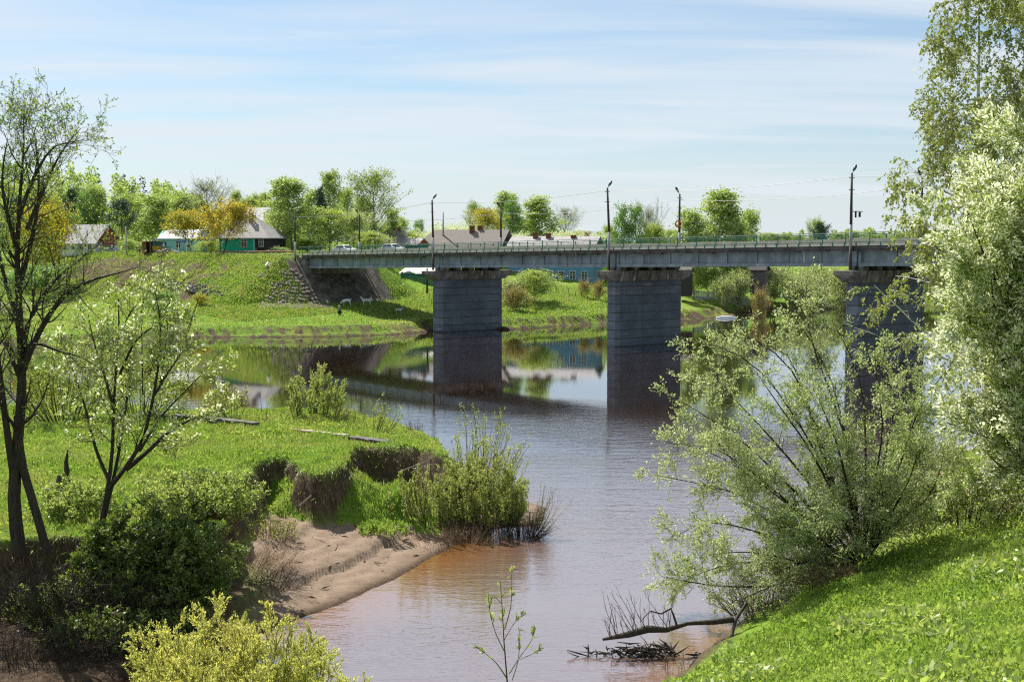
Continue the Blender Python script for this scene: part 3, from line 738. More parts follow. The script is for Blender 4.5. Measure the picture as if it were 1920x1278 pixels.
def tubes(Ps, K=5, rmin=0.004):
    """many polylines -> one vertex/quad array"""
    Vs, Qs, b = [], [], 0
    for P, R in Ps:
        n, m, _ = P.shape
        if n == 0: continue
        T = tangent(P); ref = np.where(np.abs(T[..., 2:3]) < 0.9, np.array([0, 0, 1.0]), np.array([1.0, 0, 0]))
        A = nrm(np.cross(T, ref)); B = np.cross(T, A)
        k = K if R.max() > 0.03 else 3
        t = np.arange(k) * 2 * np.pi / k
        ring = A[:, :, None] * np.cos(t)[None, None, :, None] + B[:, :, None] * np.sin(t)[None, None, :, None]
        V = P[:, :, None] + ring * np.maximum(R, rmin)[:, :, None, None]
        i = (np.arange(n)[:, None, None] * m + np.arange(m - 1)[None, :, None]) * k
        j = np.arange(k)[None, None]; j2 = (j + 1) % k
        Q = np.stack([i + j, i + j2, i + k + j2, i + k + j], -1).reshape(-1, 4) + b
        Vs.append(V.reshape(-1, 3)); Qs.append(Q); b += n * m * k
    return np.concatenate(Vs), np.concatenate(Qs)
def leaves(r, C, D, size, aspect=0.5, jit=0.35, curl=0.0):
    """a rhombic leaf at every point C pointing along D"""
    n = len(C); D = nrm(D); s = (size * r.uniform(1 - jit, 1 + jit, n))[:, None]
    S = nrm(np.cross(D, nrm(r.normal(0, 1, (n, 3)))))
    mid = C + D * s * 0.45; w = S * s * aspect * 0.5
    nn = np.cross(D, S) * s * curl
    V = np.stack([C, mid + w + nn, C + D * s, mid - w + nn], 1).reshape(-1, 3)
    return V, np.arange(n * 4).reshape(-1, 4)
def leaf_on(r, P, n, t0=0.15, spread=0.04, droop=0.0, along=0.5, up=0.0):
    """points and directions for leaves along polylines"""
    idx = np.repeat(np.arange(len(P)), n); t = r.uniform(t0, 1, len(idx)) ; base, tan = at_t(P[idx], t)
    d = nrm(tan * along + r.normal(0, 0.5, (len(idx), 3)) + np.array([0, 0, up - droop]))
    return base + r.normal(0, spread, (len(idx), 3)), d
def plant(name, cat, label, loc, tubes_, leafsets, bark, group=None, stem='trunk', crown='crown', me=None):
    """leafsets: list of (part name, V, Q, material)"""
    e = empty(name, loc, 0, label, cat, group)
    if tubes_ is not None:
        V, Q = tubes(tubes_); obj_np(stem, mesh_np(stem, V, Q, smooth=True), M[bark], e)
    for nm, V, Q, mt in leafsets:
        if len(V): obj_np(nm, mesh_np(nm, V, Q), M[mt], e)
    return e
def seed(n): return np.random.default_rng(n)

# ---- distant trees: a few individuals of each kind, every one placed as its own object
def far_tree(sd, H, Rc, t0, prof, n1, n2, nl, ls, ang, up, leaf, bark, lean=0.02, S=7, droop=0.0, aspect=0.6, trunks=1, twigs=0):
    r = seed(sd); Rc = Rc * 1.45; n2 = int(n2 * 1.3); ls = ls * 0.85; H = H * 0.9
    P = grow(r, np.zeros((trunks, 3)) + r.normal(0, .15 * (trunks > 1), (trunks, 3)) * np.array([1, 1, 0]), np.array([[0, 0, 1.0]] * trunks) + r.normal(0, 0.03 + 0.16 * (trunks > 1), (trunks, 3)), np.full(trunks, H * 1.0) * (1 if trunks == 1 else r.uniform(.8, 1, trunks)), 8, 0.035, 0.05)
    R = (H * 0.012 / trunks ** .4) * np.linspace(1, 0.12, 9)[None].repeat(trunks, 0)
    P1, R1 = kids(r, P, R, max(n1 // trunks, 3), t0, 0.985, ang, 10, Rc, prof, 5, 0.13, up, 0.45)
    P2, R2 = kids(r, P1, R1, n2, 0.2, 1.0, 42, 14, Rc * 0.36, None, 4, 0.2, up - droop, 0.5)
    top = P[:, -3:]
    ls = ls * 1.12; C, D = leaf_on(r, P2, int(nl * 1.15), 0.1, ls * 0.8, droop * 2)
    C1, D1 = leaf_on(r, P1, nl * 2, 0.35, ls * 0.6, droop * 2)
    C2, D2 = leaf_on(r, top, nl * 6, 0.1, ls * 0.7, droop)
    V, Q = leaves(r, np.concatenate([C, C1, C2]), np.concatenate([D, D1, D2]), ls, aspect)
    tb = [(P, R), (P1, R1)] + ([(P2, R2)] if twigs else [])
    return dict(tb=tubes(tb, 5, 0.012), lf=(V, Q), leaf=leaf, bark=bark)
oval = lambda t: np.sin(np.pi * np.clip(t * 0.93 + 0.09, 0, 1)) ** 0.8
cone = lambda t: np.clip(1.06 - t, 0.04, 1)
column = lambda t: np.where(t < 0.75, 1.0, np.clip((1.0 - t) / 0.25, 0.1, 1) ** 0.7)
drop = lambda t: np.clip(1.15 - t, 0.08, 1) ** 0.8 * np.clip(t * 5, 0.3, 1)
KIND = {
 'birch':   dict(H=14, Rc=3.0, t0=0.16, prof=drop, n1=70, n2=7, nl=11, ls=0.30, ang=46, up=0.07, leaf='far_birch', bark='birch_bark', droop=0.16),
 'birchb':  dict(H=14, Rc=2.6, t0=0.2, prof=column, n1=62, n2=7, nl=10, ls=0.28, ang=44, up=0.10, leaf='far_green', bark='birch_bark', droop=0.16),
 'open':    dict(H=14, Rc=4.4, t0=0.2, prof=oval, n1=60, n2=8, nl=6, ls=0.26, ang=42, up=0.10, leaf='far_green', bark='bark_grey', twigs=1),
 'round':   dict(H=10, Rc=4.0, t0=0.12, prof=oval, n1=75, n2=8, nl=10, ls=0.30, ang=55, up=0.06, leaf='far_green', bark='bark_grey'),
 'bare':    dict(H=12, Rc=4.5, t0=0.25, prof=oval, n1=55, n2=10, nl=2, ls=0.20, ang=45, up=0.10, leaf='far_greygreen', bark='bark_grey', twigs=1),
 'maple':   dict(H=9, Rc=3.8, t0=0.2, prof=oval, n1=60, n2=8, nl=9, ls=0.27, ang=42, up=0.06, leaf='far_orange', bark='bark', trunks=3, twigs=1),
 'yellow':  dict(H=9, Rc=3.4, t0=0.25, prof=oval, n1=60, n2=8, nl=9, ls=0.27, ang=48, up=0.05, leaf='far_yellow', bark='bark', trunks=2, twigs=1),
 'spruce':  dict(H=14, Rc=2.4, t0=0.08, prof=cone, n1=120, n2=6, nl=9, ls=0.26, ang=92, up=-0.02, leaf='far_dark', bark='bark', aspect=.5, droop=0.05),
 'pine':    dict(H=13, Rc=3.0, t0=0.35, prof=oval, n1=60, n2=8, nl=10, ls=0.26, ang=70, up=0.04, leaf='far_dark', bark='bark'),
 'larch':   dict(H=13, Rc=2.6, t0=0.12, prof=drop, n1=85, n2=6, nl=9, ls=0.27, ang=78, up=0.04, leaf='far_larch', bark='bark'),
 'blossom': dict(H=6, Rc=3.8, t0=0.05, prof=oval, n1=60, n2=8, nl=11, ls=0.28, ang=60, up=0.05, leaf='far_white', bark='bark_grey', trunks=3),
 'thicket': dict(H=5, Rc=2.8, t0=0.05, prof=oval, n1=60, n2=8, nl=8, ls=0.22, ang=45, up=0.10, leaf='far_greygreen', bark='bark_grey', trunks=4, twigs=1),
 'brown':   dict(H=4, Rc=2.2, t0=0.05, prof=oval, n1=50, n2=7, nl=7, ls=0.2, ang=50, up=0.08, leaf='far_brown', bark='dead', trunks=4, twigs=1),
}
_var = {}
def variant(kind, i):
    key = (kind, i)
    if key not in _var:
        d = far_tree(101 + 13 * i + (sum(map(ord, kind)) % 97), **KIND[kind])
        mt = mesh_np('trunk', *d['tb'], smooth=True); mt.materials.append(M[d['bark']])
        ml = mesh_np('crown', *d['lf']); ml.materials.append(M[d['leaf']])
        _var[key] = (mt, ml, float(d['lf'][0][:, 2].max()), float(np.percentile(np.abs(d['lf'][0][:, 0]), 95)))
    return _var[key]
_tc = [0]
def put_tree(kind, u, vt, Y, wpx, label, name=None, cat='tree', group=None, base=None, leaf=None):
    """a tree whose top shows at (u, vt), crown about wpx wide, standing on the ground at distance Y"""
    _tc[0] += 1
    mt, ml, h0, r0 = variant(kind, _tc[0] % 3)
    p = W(u, vt, Y); zb = base if base is not None else tz(p[0], p[1]) - 0.1
    H = max(p[2] - zb, 1.5); wr = (wpx / 2) / F * Y
    nm = name or {'birch': 'birch_tree', 'birchb': 'birch_tree', 'open': 'broadleaf_tree', 'round': 'broadleaf_tree', 'bare': 'bare_tree', 'maple': 'maple_tree', 'yellow': 'maple_tree', 'spruce': 'spruce_tree',
                  'pine': 'pine_tree', 'larch': 'larch_tree', 'blossom': 'bird_cherry_tree', 'thicket': 'willow_bush', 'brown': 'dry_bush'}[kind]
    e = empty(nm, (p[0], p[1], zb), random.uniform(0, 6.28), label, cat, group)
    e.scale = (wr / r0, wr / r0, H / h0)
    for nm_, me_ in (('trunk', mt), ('crown', ml)):
        o = bpy.data.objects.new(nm_, me_); COL.objects.link(o); o.parent = e
        if leaf and nm_ == 'crown':
            o.material_slots[0].link = 'OBJECT'; o.material_slots[0].material = M[leaf]
    return e
T = put_tree
GL, GR, GB = 'trees behind the village on the left', 'trees behind the bridge on the right', 'bushes along the far bank'
T('yellow', 60, 372, 238, 90, 'yellow green tree showing through the bare left foreground tree', leaf='far_yellow')
T('yellow', 92, 352, 246, 78, 'bright yellow maple left of the white house with red gable')
T('pine', 30, 360, 300, 60, 'dark pine behind the crown of the left foreground tree', group=GL)
T('pine', 75, 350, 310, 60, 'dark pine rising just left of the bright yellow maple', group=GL)
T('pine', 137, 347, 305, 48, 'dark pine rising just right of the bright yellow maple', group=GL)
T('larch', 160, 352, 298, 40, 'dark green conifer left of the pointed birch', group=GL)
T('birch', 187, 343, 300, 56, 'pointed green birch above the red gable of the white house', group=GL)
T('pine', 229, 368, 285, 52, 'dark blue green pine left of the teal flat house', group=GL)
T('birchb', 258, 368, 302, 50, 'birch just right of the dark blue green pine', group=GL)
T('birch', 297, 360, 290, 76, 'broad birch directly above the bus shelter', group=GL)
T('birchb', 330, 354, 310, 50, 'slim birch above the white roofed teal building', group=GL)
T('birch', 352, 360, 295, 56, 'birch behind the smaller yellow maple', group=GL)
T('bare', 384, 322, 285, 86, 'tall nearly leafless tree above the orange maple', group=GL)
T('birch', 372, 372, 300, 60, 'green birch under the tall leafless tree', group=GL)
T('yellow', 352, 386, 252, 66, 'smaller yellow maple leaning over the white roofed teal building')
T('maple', 416, 362, 232, 84, 'orange gold maple beside the pole with blue plate')
T('birchb', 446, 352, 330, 36, 'faint thin birch tip right of the orange maple', group=GL)
T('birchb', 478, 358, 330, 42, 'pale birch behind the white barn roof', group=GL)
T('birchb', 503, 352, 325, 34, 'narrow birch at the right end of the white barn roof', group=GL)
T('birch', 547, 326, 246, 78, 'tall full birch just right of the teal house')
T('birch', 524, 372, 252, 50, 'lower birch touching the dark end of the teal house')
T('birch', 576, 350, 275, 50, 'birch between the tall full birch and the dark spruce')
T('birchb', 655, 348, 285, 46, 'slim birch just left of the large airy tree')
T('birch', 672, 366, 270, 54, 'leafy birch against the left flank of the large airy tree')
T('birch', 733, 386, 275, 44, 'small birch at the right flank of the large airy tree')
T('birch', 462, 366, 300, 50, 'birch between the orange maple and the white barn roof')
T('birchb', 240, 358, 315, 46, 'pale birch just left of the broad birch above the shelter', group=GL)
T('spruce', 599, 342, 262, 36, 'dark pointed spruce between the tall birches')
T('birchb', 633, 312, 262, 52, 'slender tall birch right of the dark spruce')
T('round', 618, 385, 244, 74, 'light green leafy tree in front of the dark spruce')
T('round', 662, 392, 246, 66, 'yellow green leafy tree left of the far lamp post', leaf='far_greygreen')
T('open', 703, 308, 258, 98, 'large airy tree with spreading dark limbs above the silver car')
T('round', 690, 430, 240, 66, 'low round bush behind the railing near the silver car')
T('round', 752, 402, 330, 34, 'small distant tree left of the mauve roof chimney', group=GR)
T('larch', 783, 408, 320, 26, 'narrow green tree left of the brown roofed house', group=GR)
T('round', 772, 430, 290, 44, 'green bush beside the mauve roof', group=GR)
T('blossom', 812, 424, 285, 60, 'white blossoming tree behind the left end of the brown roof', group=GR)
T('blossom', 856, 408, 290, 74, 'white blossoming tree over the middle of the brown roof', group=GR)
T('open', 887, 370, 300, 40, 'green tree with rounded top behind the brown roof chimneys', group=GR)
T('round', 913, 384, 280, 56, 'yellow green round tree left of the far lamp post by the brown roof', leaf='far_yellow', group=GR)
T('birch', 946, 354, 292, 54, 'tall light birch behind the right end of the brown roof', group=GR)
T('larch', 961, 366, 285, 38, 'bright green cone shaped tree at the far lamp post', group=GR)
T('blossom', 970, 428, 272, 56, 'white blossoming bush at the gable of the brown roofed house', group=GR)
T('round', 994, 404, 300, 44, 'green tree right of the cone shaped tree', group=GR)
T('birch', 1020, 362, 296, 66, 'broad leafy birch behind the row of brick chimneys', group=GR)
T('bare', 1055, 380, 310, 52, 'thin grey green tree right of the broad birch', leaf='far_greygreen', group=GR)
T('blossom', 1058, 424, 280, 62, 'pale blossoming tree behind the chimneys', group=GR)
T('blossom', 1122, 432, 275, 46, 'pale blossoming bush left of the middle lamp post', group=GR)
T('round', 1090, 430, 300, 40, 'brownish low tree between two blossoming bushes', leaf='far_brown', group=GR)
T('round', 1142, 415, 320, 22, 'small dark tree touching the middle lamp post', group=GR)
T('larch', 1168, 374, 262, 38, 'left of the two dark green larches right of the middle post')
T('larch', 1196, 372, 262, 42, 'right of the two dark green larches right of the middle post')
T('bare', 1222, 366, 268, 52, 'light airy tree behind the two larches', leaf='far_greygreen')
T('round', 1225, 410, 262, 46, 'low green tree at the foot of the airy tree')
T('round', 1258, 428, 300, 30, 'small tree left of the post with a red wreath', group=GR)
T('birch', 1340, 345, 248, 88, 'big drooping birch, tallest right of the post with a red wreath')
T('birch', 1302, 384, 246, 62, 'lower olive birch beside the post with a red wreath')
T('birchb', 1398, 380, 262, 56, 'thin birch on the right flank of the big drooping birch')
T('birch', 1375, 402, 250, 54, 'low leafy birch before the thin one')
for i, (u, vt, w) in enumerate([(1440, 434, 40), (1470, 436, 30), (1500, 438, 36), (1572, 434, 34), (1600, 430, 40), (1640, 436, 40), (1690, 434, 44)]):
    T('round', u, vt, 420, w, ['low far tree left of the small group beyond the railing', 'tiny far tree beyond the railing, second from the big birches', 'tiny far tree just left of the dark round pine', 'tiny far tree just right of the dark round pine', 'low far tree behind the tall right lamp post', 'low far tree right of the tall lamp post', 'low far tree behind the hanging birch twigs'][i], group='low trees on the horizon beyond the bridge')
T('open', 1523, 402, 300, 36, 'light tree half of a pair standing alone beyond the railing', group=GR)
T('pine', 1541, 412, 298, 40, 'dark round pine standing alone beyond the railing', group=GR)
# bank below the bridge
T('round', 1003, 500, 214, 68, 'dark round willow bush on the bank seen under the middle span', name='willow_bush', cat='bush')
T('thicket', 962, 516, 212, 50, 'olive bush beside the left pier on the grassy bank', cat='bush')
T('brown', 962, 528, 206, 38, 'dry brown bush below the olive one', cat='bush')
T('round', 1302, 470, 238, 44, 'shady tree right of the middle pier under the deck')
T('birch', 1330, 455, 240, 60, 'white stemmed birch under the deck by the grey fence')
T('round', 1372, 470, 244, 60, 'leafy tree under the deck beside the small dark hut')
for i, (u, vt, Y, w) in enumerate([(1385, 496, 236, 60), (1450, 486, 246, 70), (1490, 494, 240, 64), (1540, 488, 252, 84), (1588, 496, 246, 70), (1650, 490, 262, 90), (1360, 508, 232, 40), (1515, 515, 236, 60), (1730, 500, 270, 90)]):
    T('thicket', u, vt, Y, w, ['thicket just left of the small hut', 'grey green willow thicket right of the hut', 'rounded willow thicket in the middle of the row', 'tall pale willow thicket left of the right pier', 'willow thicket touching the right pier', 'willow thicket seen behind the right pier', 'small green bush by the leaning trees', 'low willow in front of the thicket row', 'willow thicket right of the right pier'][i], cat='bush', group=GB)
for i, (u, vt, Y, w) in enumerate([(1095, 518, 224, 24), (1122, 520, 222, 22), (1155, 518, 222, 20), (1428, 522, 226, 30)]):
    T('brown', u, vt, Y, w, ['dry brown bush under the blue house windows', 'second dry bush right of the blue house windows', 'dry bush touching the middle pier', 'straw coloured brush by the small hut'][i], cat='bush', group='dry brush on the far bank')
T('round', 300, 542, 196, 66, 'dark green bush on the meadow behind the blossoming tree', name='meadow_bush', cat='bush', leaf='far_larch')
T('round', 60, 488, 225, 120, 'shady green bush on the slope at the left edge', name='meadow_bush', cat='bush', leaf='far_larch')
T('thicket', 20, 560, 185, 100, 'light bush on the meadow at the left edge', cat='bush')
T('thicket', 377, 548, 203, 26, 'small yellow green shrub at the foot of the embankment', cat='bush', leaf='far_yellow')
T('round', 243, 446, 256, 40, 'light green bush right of the utility pole on the village road', cat='bush', name='roadside_bush')
T('thicket', 262, 450, 262, 30, 'rounded bush left of the bus shelter', cat='bush', name='roadside_bush')
T('round', 385, 450, 234, 46, 'bright green bush between the road sign and the pole', cat='bush', name='roadside_bush')
T('thicket', 520, 460, 236, 30, 'green shrub at the right foot of the teal house', cat='bush', name='roadside_bush')
T('round', 575, 448, 244, 60, 'leafy undergrowth behind the abutment lamp post', cat='bush', name='roadside_bush')
# a wood too far off to count
def wood(name, u0, u1, Y, hmean, n, label, leafmat_, sd, zb=None):
    r = seed(sd); x0 = (u0 - 960) / F * Y; x1 = (u1 - 960) / F * Y
    m = int(n); cx = r.uniform(x0, x1, m); cy = Y + r.uniform(0, 45, m); hh = hmean * r.uniform(0.72, 1.1, m) * (0.8 + 0.3 * np.sin(cx * 0.05 + 1))
    zb_ = terrain(cx, cy)[0] if zb is None else np.full(m, zb)
    per = 330; i = np.repeat(np.arange(m), per); t = r.uniform(0.02, 1, len(i)); rr = np.sqrt(r.random(len(i))) * 3.3 * (1.08 - t) ** 0.7; a = r.uniform(0, 6.28, len(i))
    C = np.stack([cx[i] + rr * np.cos(a), cy[i] + rr * np.sin(a), zb_[i] + t * hh[i]], 1)
    V, Q = leaves(r, C, r.normal(0, 1, C.shape) + np.array([0, 0, .3]), 0.62, 0.8)
    o = obj_np(name, mesh_np(name, V, Q), M[leafmat_]); tag(o, label, 'wood', kind='stuff')
wood('birch_wood', -260, 575, 325, 18.0, 200, 'green birch wood closing the view behind the village', 'far_birch', 31)
wood('pine_wood', -300, 240, 395, 19, 50, 'dark pine wood behind the left village trees', 'far_dark', 32)
wood('far_wood', 720, 2400, 560, 6.0, 150, 'low line of far trees along the horizon right of the village', 'far_green', 33)

# ---- foreground plants
def pl(pts, Y, r0, r1, dy=None, n=9):
    """a limb traced through photo pixels at distance Y, resampled"""
    w = np.array([W(u, v, Y + (dy[i] if dy else 0)) for i, (u, v) in enumerate(pts)])
    s = np.concatenate([[0], np.cumsum(np.linalg.norm(np.diff(w, axis=0), axis=1))]); t = np.linspace(0, s[-1], n)
    P = np.stack([np.interp(t, s, w[:, k]) for k in range(3)], 1)
    P[1:-1] = P[1:-1] * 0.6 + (P[:-2] + P[2:]) * 0.2
    return P[None], (np.linspace(r0, r1, n))[None]
def cat_b(lst): return np.concatenate([p for p, _ in lst]), np.concatenate([r for _, r in lst])

# tall thin-leaved tree at the left edge
r = seed(201)
Yt = 42.5
main = [pl([(36, 1040), (22, 940), (28, 880), (34, 800), (42, 720), (38, 640), (34, 560), (30, 470), (36, 380), (42, 310), (48, 250), (44, 215)], Yt, 0.235, 0.015, n=16),
        pl([(88, 1035), (58, 930), (42, 880), (34, 820)], Yt, 0.14, 0.13),
        pl([(26, 900), (14, 820), (6, 760), (-6, 660), (-18, 540), (-26, 430)], Yt, 0.13, 0.03, [0, -.3, -.6, -1, -1.2, -1.4]),
        pl([(40, 700), (58, 650), (90, 590), (117, 556), (146, 532), (187, 519), (225, 512), (262, 500)], Yt, 0.12, 0.012, [0, -.2, -.4, -.7, -1, -1.2, -1.4, -1.5]),
        pl([(40, 690), (44, 620), (72, 560), (110, 515), (163, 478), (201, 443)], Yt, 0.11, 0.012, [0, .2, .5, .8, 1.1, 1.4]),
        pl([(36, 600), (20, 560), (2, 500), (-10, 420)], Yt, 0.10, 0.02, [0, .3, .6, 1]),
        pl([(34, 540), (55, 470), (70, 400), (74, 340), (70, 280), (64, 245)], Yt, 0.09, 0.012, [0, .2, .4, .5, .6, .7]),
        pl([(34, 410), (45, 375), (62, 335), (82, 295), (103, 268), (138, 268), (157, 262)], Yt, 0.075, 0.01, [0, -.2, -.4, -.6, -.8, -.9, -1]),
        pl([(50, 430), (69, 384), (90, 335), (102, 306), (115, 285), (134, 258), (152, 240)], Yt, 0.075, 0.01, [0, .2, .4, .6, .8, 1, 1.1]),
        pl([(32, 470), (12, 400), (2, 350), (6, 300), (14, 260)], Yt, 0.08, 0.012, [0, -.4, -.8, -1, -1.1]),
        pl([(46, 290), (60, 265), (66, 240), (72, 228)], Yt, 0.03, 0.008),
        pl([(43, 320), (22, 290), (12, 260), (6, 245)], Yt, 0.03, 0.008),
        pl([(100, 545), (128, 525), (150, 560), (190, 600)], Yt, 0.03, 0.006, [-.5, -.8, -1, -1.2]),
        pl([(42, 650), (70, 640), (110, 660), (150, 665), (200, 700)], Yt, 0.05, 0.01, [0, -.5, -1, -1.4, -1.8]),
        pl([(38, 760), (20, 740), (-10, 700)], Yt, 0.06, 0.02, [0, .5, 1])]
# secondary branches of a bare spring tree
Pm = np.zeros((len(main), 16, 3)); Rm = np.zeros((len(main), 16))
for i, (p, rr_) in enumerate(main):
    t = np.linspace(0, 1, p.shape[1]); tt = np.linspace(0, 1, 16)
    for k in range(3): Pm[i, :, k] = np.interp(tt, t, p[0, :, k])
    Rm[i] = np.interp(tt, t, rr_[0])
per = np.array([34, 0, 18, 15, 15, 12, 16, 14, 14, 16, 7, 7, 5, 8, 8])
P1, R1 = kids(r, Pm, Rm, per, 0.28, 1.0, 42, 12, 1.7, lambda t: 1.15 - 0.6 * t, 7, 0.12, 0.07, 0.35)
P2, R2 = kids(r, P1, R1, 6, 0.15, 1.0, 42, 12, 0.75, None, 5, 0.16, 0.06, 0.5)
P3, R3 = kids(r, P2, R2, 3, 0.15, 1.0, 45, 12, 0.33, None, 3, 0.2, 0.04, 0.5)
C, D = leaf_on(r, P3, 2, 0.2, 0.012, 0.1); C2, D2 = leaf_on(r, P2, 2, 0.5, 0.012, 0.1)
V, Q = leaves(r, np.concatenate([C, C2]), np.concatenate([D, D2]), 0.082, 0.55)
b0 = np.array([W(36, 1040, Yt)[0], Yt, 0])
b0[2] = tz(b0[0], b0[1]) - 0.1
def shift(tb, o): return [(P - o, R) for P, R in tb]
plant('riverside_tree', 'tree', 'tall dark sparse tree with two joined trunks at the left edge', tuple(b0), shift([(Pm, Rm), (P1, R1), (P2, R2), (P3, R3)], b0), [('crown', V - b0, Q, 'lf_left')], 'bark')

# flowering tree with several stems, left foreground
r = seed(202); Yt = 44.5
main = [pl([(186, 1000), (205, 900), (212, 850), (212, 760), (218, 680), (226, 600), (222, 560)], Yt, 0.085, 0.02),
        pl([(190, 990), (215, 890), (228, 820), (238, 740), (250, 670), (262, 610), (270, 560)], Yt, 0.075, 0.015, [0, .2, .4, .6, .9, 1.1, 1.2]),
        pl([(205, 915), (232, 880), (262, 850), (275, 800), (290, 740), (300, 660), (305, 590), (290, 545)], Yt, 0.085, 0.015, [0, -.2, -.4, -.6, -.8, -1, -1.1, -1.2]),
        pl([(235, 880), (280, 845), (310, 810), (340, 790), (400, 775), (440, 760)], Yt, 0.09, 0.012, [0, .3, .6, .9, 1.2, 1.4]),
        pl([(262, 845), (300, 780), (345, 735), (390, 690), (410, 660)], Yt, 0.05, 0.008, [0, -.4, -.8, -1.2, -1.4]),
        pl([(214, 770), (195, 700), (175, 640), (165, 590)], Yt, 0.06, 0.01, [0, -.4, -.8, -1]),
        pl([(225, 700), (250, 640), (300, 600), (345, 640)], Yt, 0.05, 0.008, [0, -.5, -1, -1.3]),
        pl([(290, 740), (320, 690), (350, 650), (368, 640)], Yt, 0.045, 0.008, [-.8, -1.1, -1.3, -1.5]),
        pl([(205, 900), (180, 850), (165, 780), (140, 700), (120, 650)], Yt, 0.07, 0.01, [0, .4, .8, 1.2, 1.6]),
        pl([(222, 640), (240, 590), (262, 562), (300, 548)], Yt, 0.04, 0.008)]
def resample(main, m=12):
    Pm = np.zeros((len(main), m, 3)); Rm = np.zeros((len(main), m))
    for i, (p, rr_) in enumerate(main):
        t = np.linspace(0, 1, p.shape[1]); tt = np.linspace(0, 1, m)
        for k in range(3): Pm[i, :, k] = np.interp(tt, t, p[0, :, k])
        Rm[i] = np.interp(tt, t, rr_[0])
    return Pm, Rm
Pm, Rm = resample(main)
P1, R1 = kids(r, Pm, Rm, [15, 14, 15, 11, 7, 12, 10, 9, 12, 10], 0.22, 1.0, 48, 14, 1.2, lambda t: 1.1 - 0.5 * t, 6, 0.15, 0.03, 0.4)
P2, R2 = kids(r, P1, R1, 6, 0.15, 1.0, 45, 14, 0.55, None, 4, 0.2, 0.03, 0.5)
C, D = leaf_on(r, P2, 19, 0.1, 0.07, 0.0); V, Q = leaves(r, C, D, 0.10, 0.55)
sel = P2[(P2[:, -1, 2] > 5.6)]; sel = sel[r.random(len(sel)) < 0.6]
Cf, Df = leaf_on(r, sel, 5, 0.5, 0.05, 0.0, 0.8); Vf, Qf = leaves(r, Cf, Df, 0.12, 0.6)
b0 = W(195, 955, Yt); b0[2] = tz(b0[0], b0[1]) - 0.1
plant('bird_cherry_tree', 'tree', 'small bird cherry with several stems and some white blossom, left foreground', tuple(b0), shift([(Pm, Rm), (P1, R1), (P2, R2)], b0), [('crown', V - b0, Q, 'lf_cherry'), ('blossom', Vf - b0, Qf, 'flower')], 'bark')

# bare upright stems, left middle
def bare_stems(name, label, stems, Y, r0, sd, leafn=0, mat='bark', leaf='lf_shrub', cat='sapling', per=7, L=0.7, group=None):
    r = seed(sd); Pm, Rm = resample([pl(s, Y, r0, 0.006) for s in stems])
    P1, R1 = kids(r, Pm, Rm, per, 0.25, 1.0, 32, 8, L, None, 5, 0.1, 0.08, 0.5)
    b0 = W(*stems[0][0], Y); b0[2] = min(tz(b0[0], b0[1]), b0[2]) - 0.05
    ls = []
    if leafn:
        C, D = leaf_on(r, np.concatenate([P1]), leafn, 0.1, 0.02); V, Q = leaves(r, C, D, 0.07, 0.45); ls = [('foliage', V - b0, Q, leaf)]
    return plant(name, cat, label, tuple(b0), shift([(Pm, Rm), (P1, R1)], b0), ls, mat, group, stem='stem')
bare_stems('dead_sapling', 'bare dark upright stems rising before the blue road sign', [[(300, 720), (312, 640), (316, 560), (308, 510), (302, 480)], [(300, 720), (345, 650), (362, 590), (376, 550)], [(300, 715), (330, 660), (355, 610), (372, 560)]], 50, 0.035, 211, 1, leaf='lf_left')
bare_stems('dead_sapling', 'thin straight dark sapling in front of the bus shelter', [[(268, 740), (266, 640), (264, 560), (262, 480), (261, 450)]], 50, 0.03, 212, 2, leaf='lf_left', per=9)
bare_stems('dry_stalk_clump', 'pair of dry brown stalks standing on the grassy bank top', [[(494, 805), (491, 780), (489, 745)], [(498, 800), (500, 775), (503, 752)], [(530, 800), (528, 770)]], 72, 0.03, 213, 0, 'dead', cat='stalks', per=5, L=0.25)

